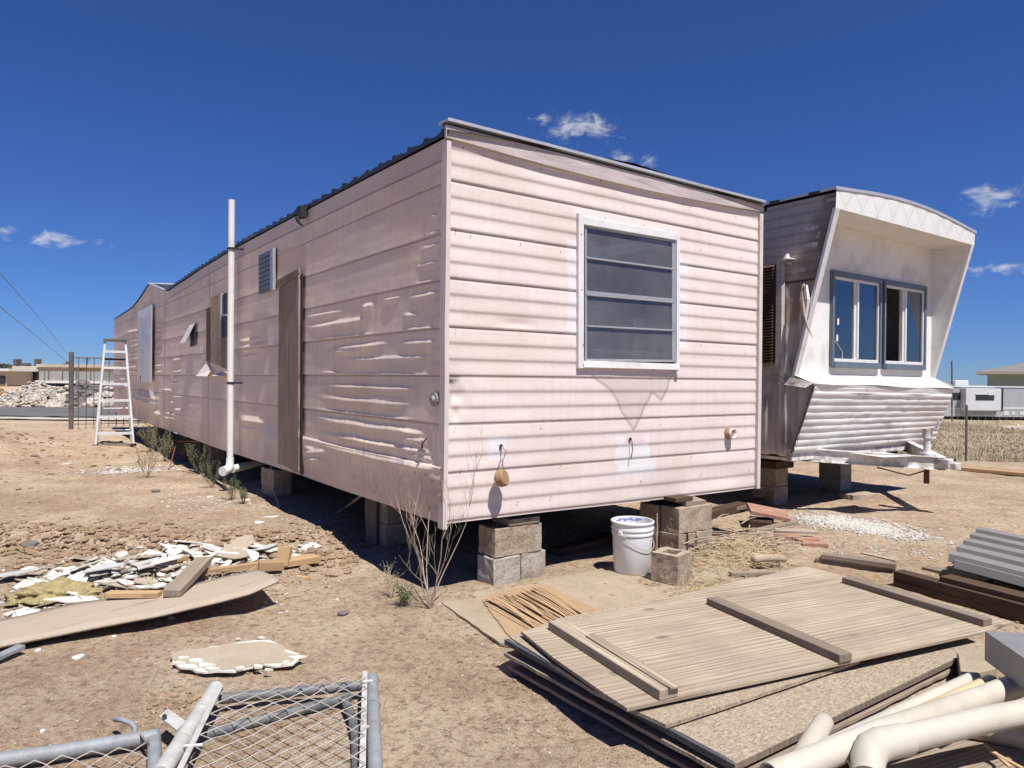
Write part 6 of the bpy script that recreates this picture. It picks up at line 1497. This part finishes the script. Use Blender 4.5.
# RV
dR = 60.0
def zr(py): return zat(py, 985, dR)
xr = lambda px: DX(px, dR)
rv = tag(empty('travel_trailer', (xr(985), dR, 0)), 'long white and grey travel trailer parked in the distance at the right', 'travel trailer')
def rb(name, px0, px1, py0, py1, y0, y1, mat, bev=0): 
    o = MB().bx(xr(px0)-xr(985), xr(px1)-xr(985), y0, y1, zr(py1), zr(py0)); return o.build(name, mat, rv, bevel=bev)
rb('body', 925, 1090, 387, 417, 0, 2.5, M['rvgrey'], .05); rb('slide_out', 960.5, 995.5, 388.5, 410.5, -.75, 0, M['rv'], .04); rb('slide_trim', 995.6, 997.2, 387.5, 411, -.77, 0, M['rvdark'])
rb('window', 953, 961, 393, 400, -.03, 0, M['rvdark']); rb('window', 970, 988, 394.5, 400, -.78, -.75, M['rvdark']); rb('window_trim', 969.3, 988.7, 393.9, 394.5, -.79, -.75, M['rv']); rb('awning', 982, 989, 392, 395, -.81, -.76, M['rv'])
rb('roof_air_conditioner', 961, 975, 380.5, 386.8, .8, 1.7, M['rv'], .08); rb('roof_edge', 924, 1091, 386, 387.4, -.05, 2.55, M['rv']); rb('lower_stripe', 998, 1090, 407, 409, -.03, 0, M['rv']); rb('underframe', 945, 1075, 417, 419, .2, 2.3, M['black'])
for px in (975, 983): 
    tmp = MB().lathe([(0, -.12), (.2, -.12), (.36, -.1), (.36, .1), (.2, .12), (0, .12)], (0, 0, 0), 18); Rm = Matrix.Rotation(math.pi/2, 3, 'X')
    MB().add([Rm @ Vector(p)+Vector((xr(px)-xr(985), .25, zr(420)+.33)) for p in tmp.v], tmp.f).build('wheel', M['tyre'], rv, smooth=True)
for px, w_ in ((1004, 5), (1012, 3), (1020, 5)): rb('storage_hatch', px, px+w_, 411, 415, -.025, 0, M['rv'])
# house
dH = 75.0
hs = tag(empty('house', (DX(1010, dH), dH, 0), -.62), 'grey green house with a low shingled roof behind the travel trailer', 'house')
def zh(py): return zat(py, 1010, dH)
hx = lambda px: DX(px, dH)-DX(1010, dH)
MB().bx(hx(991), hx(1120), 0, 9, TZ(DX(1010, dH), dH), zh(374)).build('wall', M['houseg'], hs)
MB().add([(hx(981), -1, zh(372)), (hx(1140), -1, zh(372)), (hx(1140), 10, zh(372)), (hx(981), 10, zh(372)), (hx(1030), 4, zh(360)), (hx(1100), 4, zh(360)), (hx(981), -1, zh(374)), (hx(1140), -1, zh(374)), (hx(1140), 10, zh(374)), (hx(981), 10, zh(374))],
    [(0, 1, 5, 4), (3, 0, 4), (2, 3, 4, 5), (1, 2, 5)]).build('roof', M['houseroof'], hs)
MB().bx(hx(981), hx(1140), -1, 10, zh(374.2), zh(372.1)).build('fascia', M['shed'], hs)
pl = tag(MB().tube([(DX(952.5, 55), 55, -1.6), (DX(951.5, 55), 55, zat(361, 952, 55))], .06, 8).build('far_pole', M['post']), 'thin dark pole standing right of the white home', 'pole')
# rocks by the RV
for k, (x, y, r) in enumerate(((1012, 426, .3), (1018, 428, .35), (1006, 431, .22))):
    p = D(x, y, 42); p.z = TZ(p.x, p.y)+.1; tag(MB().ico(p, r, .25, 1, .7, random.Random(k)).build('rock', M['rubble']), ('left', 'biggest', 'lowest')[k]+' pale rock in the dry field before the travel trailer', 'rock')
# ------------------------------------------------------------------ light, sky, camera
EL, BETA = math.radians(62), math.radians(-4)
sh = (-V)*math.cos(BETA)+U*math.sin(BETA)
sv = Vector((sh.x*math.cos(EL), sh.y*math.cos(EL), math.sin(EL)))
sl = bpy.data.lights.new('sun', 'SUN'); sl.energy = 4.6; sl.angle = math.radians(.5); sl.color = (1, .965, .92)
so = bpy.data.objects.new('sun', sl); COL.objects.link(so); so.rotation_euler = sv.to_track_quat('Z', 'Y').to_euler(); so.location = (0, 0, 30)
w = bpy.data.worlds.new('World'); scene.world = w; w.use_nodes = True
nt = w.node_tree; nd = nt.nodes; lk = nt.links; bg = nd['Background']
sky = nd.new('ShaderNodeTexSky'); sky.sky_type = 'NISHITA'; sky.sun_disc = False; sky.sun_elevation = EL
sky.sun_rotation = math.atan2(sv.x, sv.y); sky.altitude = 1200; sky.air_density = 1.0; sky.dust_density = .0; sky.ozone_density = 3.0
tc = nd.new('ShaderNodeTexCoord')
def wm(op, a, b=None, c=None):
    n = nd.new('ShaderNodeMath'); n.operation = op
    for i, x in enumerate((a, b, c)):
        if x is None: continue
        if hasattr(x, 'links'): lk.new(x, n.inputs[i])
        else: n.inputs[i].default_value = x
    return n.outputs[0]
def dotv(v):
    n = nd.new('ShaderNodeVectorMath'); n.operation = 'DOT_PRODUCT'; lk.new(tc.outputs['Generated'], n.inputs[0]); n.inputs[1].default_value = v; return n.outputs['Value']
acc = None
for px, py, rx, ry in ((543,118,11,9),(584,128,36,15),(622,158,20,9),(650,161,12,8),(992,197,34,17),(1002,267,44,8),(60,240,40,7),(4,231,17,6)):
    d = ray(px, py).normalized(); h = Vector((d.y, -d.x, 0)).normalized(); u_ = h.cross(d)
    hx = wm('DIVIDE', dotv(h), rx/FPX/1.0*d.y); uy = wm('DIVIDE', dotv(u_), ry/FPX*d.y)
    r = wm('SQRT', wm('ADD', wm('MULTIPLY', hx, hx), wm('MULTIPLY', uy, uy)))
    f = wm('MAXIMUM', wm('SUBTRACT', 1.0, r), -3.0)
    f = wm('SUBTRACT', f, wm('MULTIPLY', wm('LESS_THAN', dotv(d), 0.0), 9.0))
    acc = f if acc is None else wm('MAXIMUM', acc, f)
mp = nd.new('ShaderNodeMapping'); mp.inputs['Scale'].default_value = (1, 1, 1.8); lk.new(tc.outputs['Generated'], mp.inputs[0])
no = nd.new('ShaderNodeTexNoise'); no.inputs['Scale'].default_value = 42; no.inputs['Detail'].default_value = 8; no.inputs['Roughness'].default_value = .62; no.inputs['Distortion'].default_value = .5
lk.new(mp.outputs[0], no.inputs['Vector'])
cl = wm('ADD', wm('MULTIPLY', acc, .85), wm('MULTIPLY', wm('SUBTRACT', no.outputs['Fac'], .5), 3.2))
# loose cloud banks behind the camera (only seen mirrored in the window glass)
no2 = nd.new('ShaderNodeTexNoise'); no2.inputs['Scale'].default_value = 5.0; no2.inputs['Detail'].default_value = 8; no2.inputs['Roughness'].default_value = .6; lk.new(mp.outputs[0], no2.inputs['Vector'])
back = wm('MULTIPLY', wm('LESS_THAN', dotv((0, 1, 0)), -.15), wm('MULTIPLY', wm('SUBTRACT', no2.outputs['Fac'], .58), 2.0))
cl = wm('MAXIMUM', cl, back)
rp = nd.new('ShaderNodeMapRange'); rp.inputs['From Min'].default_value = .05; rp.inputs['From Max'].default_value = 1.25; rp.clamp = True; rp.interpolation_type = 'SMOOTHSTEP'; lk.new(cl, rp.inputs['Value'])
tint = nd.new('ShaderNodeMix'); tint.data_type = 'RGBA'; tint.blend_type = 'MULTIPLY'; tint.inputs[0].default_value = 1; lk.new(sky.outputs[0], tint.inputs[6])
tint.inputs[7].default_value = (.42, .67, 1.25, 1)
mx = nd.new('ShaderNodeMix'); mx.data_type = 'RGBA'; lk.new(wm('MULTIPLY', rp.outputs[0], .80), mx.inputs[0]); lk.new(tint.outputs[2], mx.inputs[6]); mx.inputs[7].default_value = (9.0, 9.3, 10.2, 1)
lk.new(mx.outputs[2], bg.inputs[0]); bg.inputs[1].default_value = .05
cam = bpy.data.cameras.new('camera'); cam.sensor_width = 36; cam.lens = FPX/1024*36; cam.clip_end = 6000; cam.clip_start = .05
co = bpy.data.objects.new('camera', cam); COL.objects.link(co)
Mx = Matrix((RV_, UV_, -fw)).transposed().to_4x4(); Mx.translation = CAMP; co.matrix_world = Mx; scene.camera = co
vs_ = scene.view_settings; vs_.view_transform = 'Standard'; vs_.look = 'None'; vs_.exposure = .55; vs_.gamma = 1; vs_.use_curve_mapping = False
scene.render.resolution_x = 1024; scene.render.resolution_y = 768
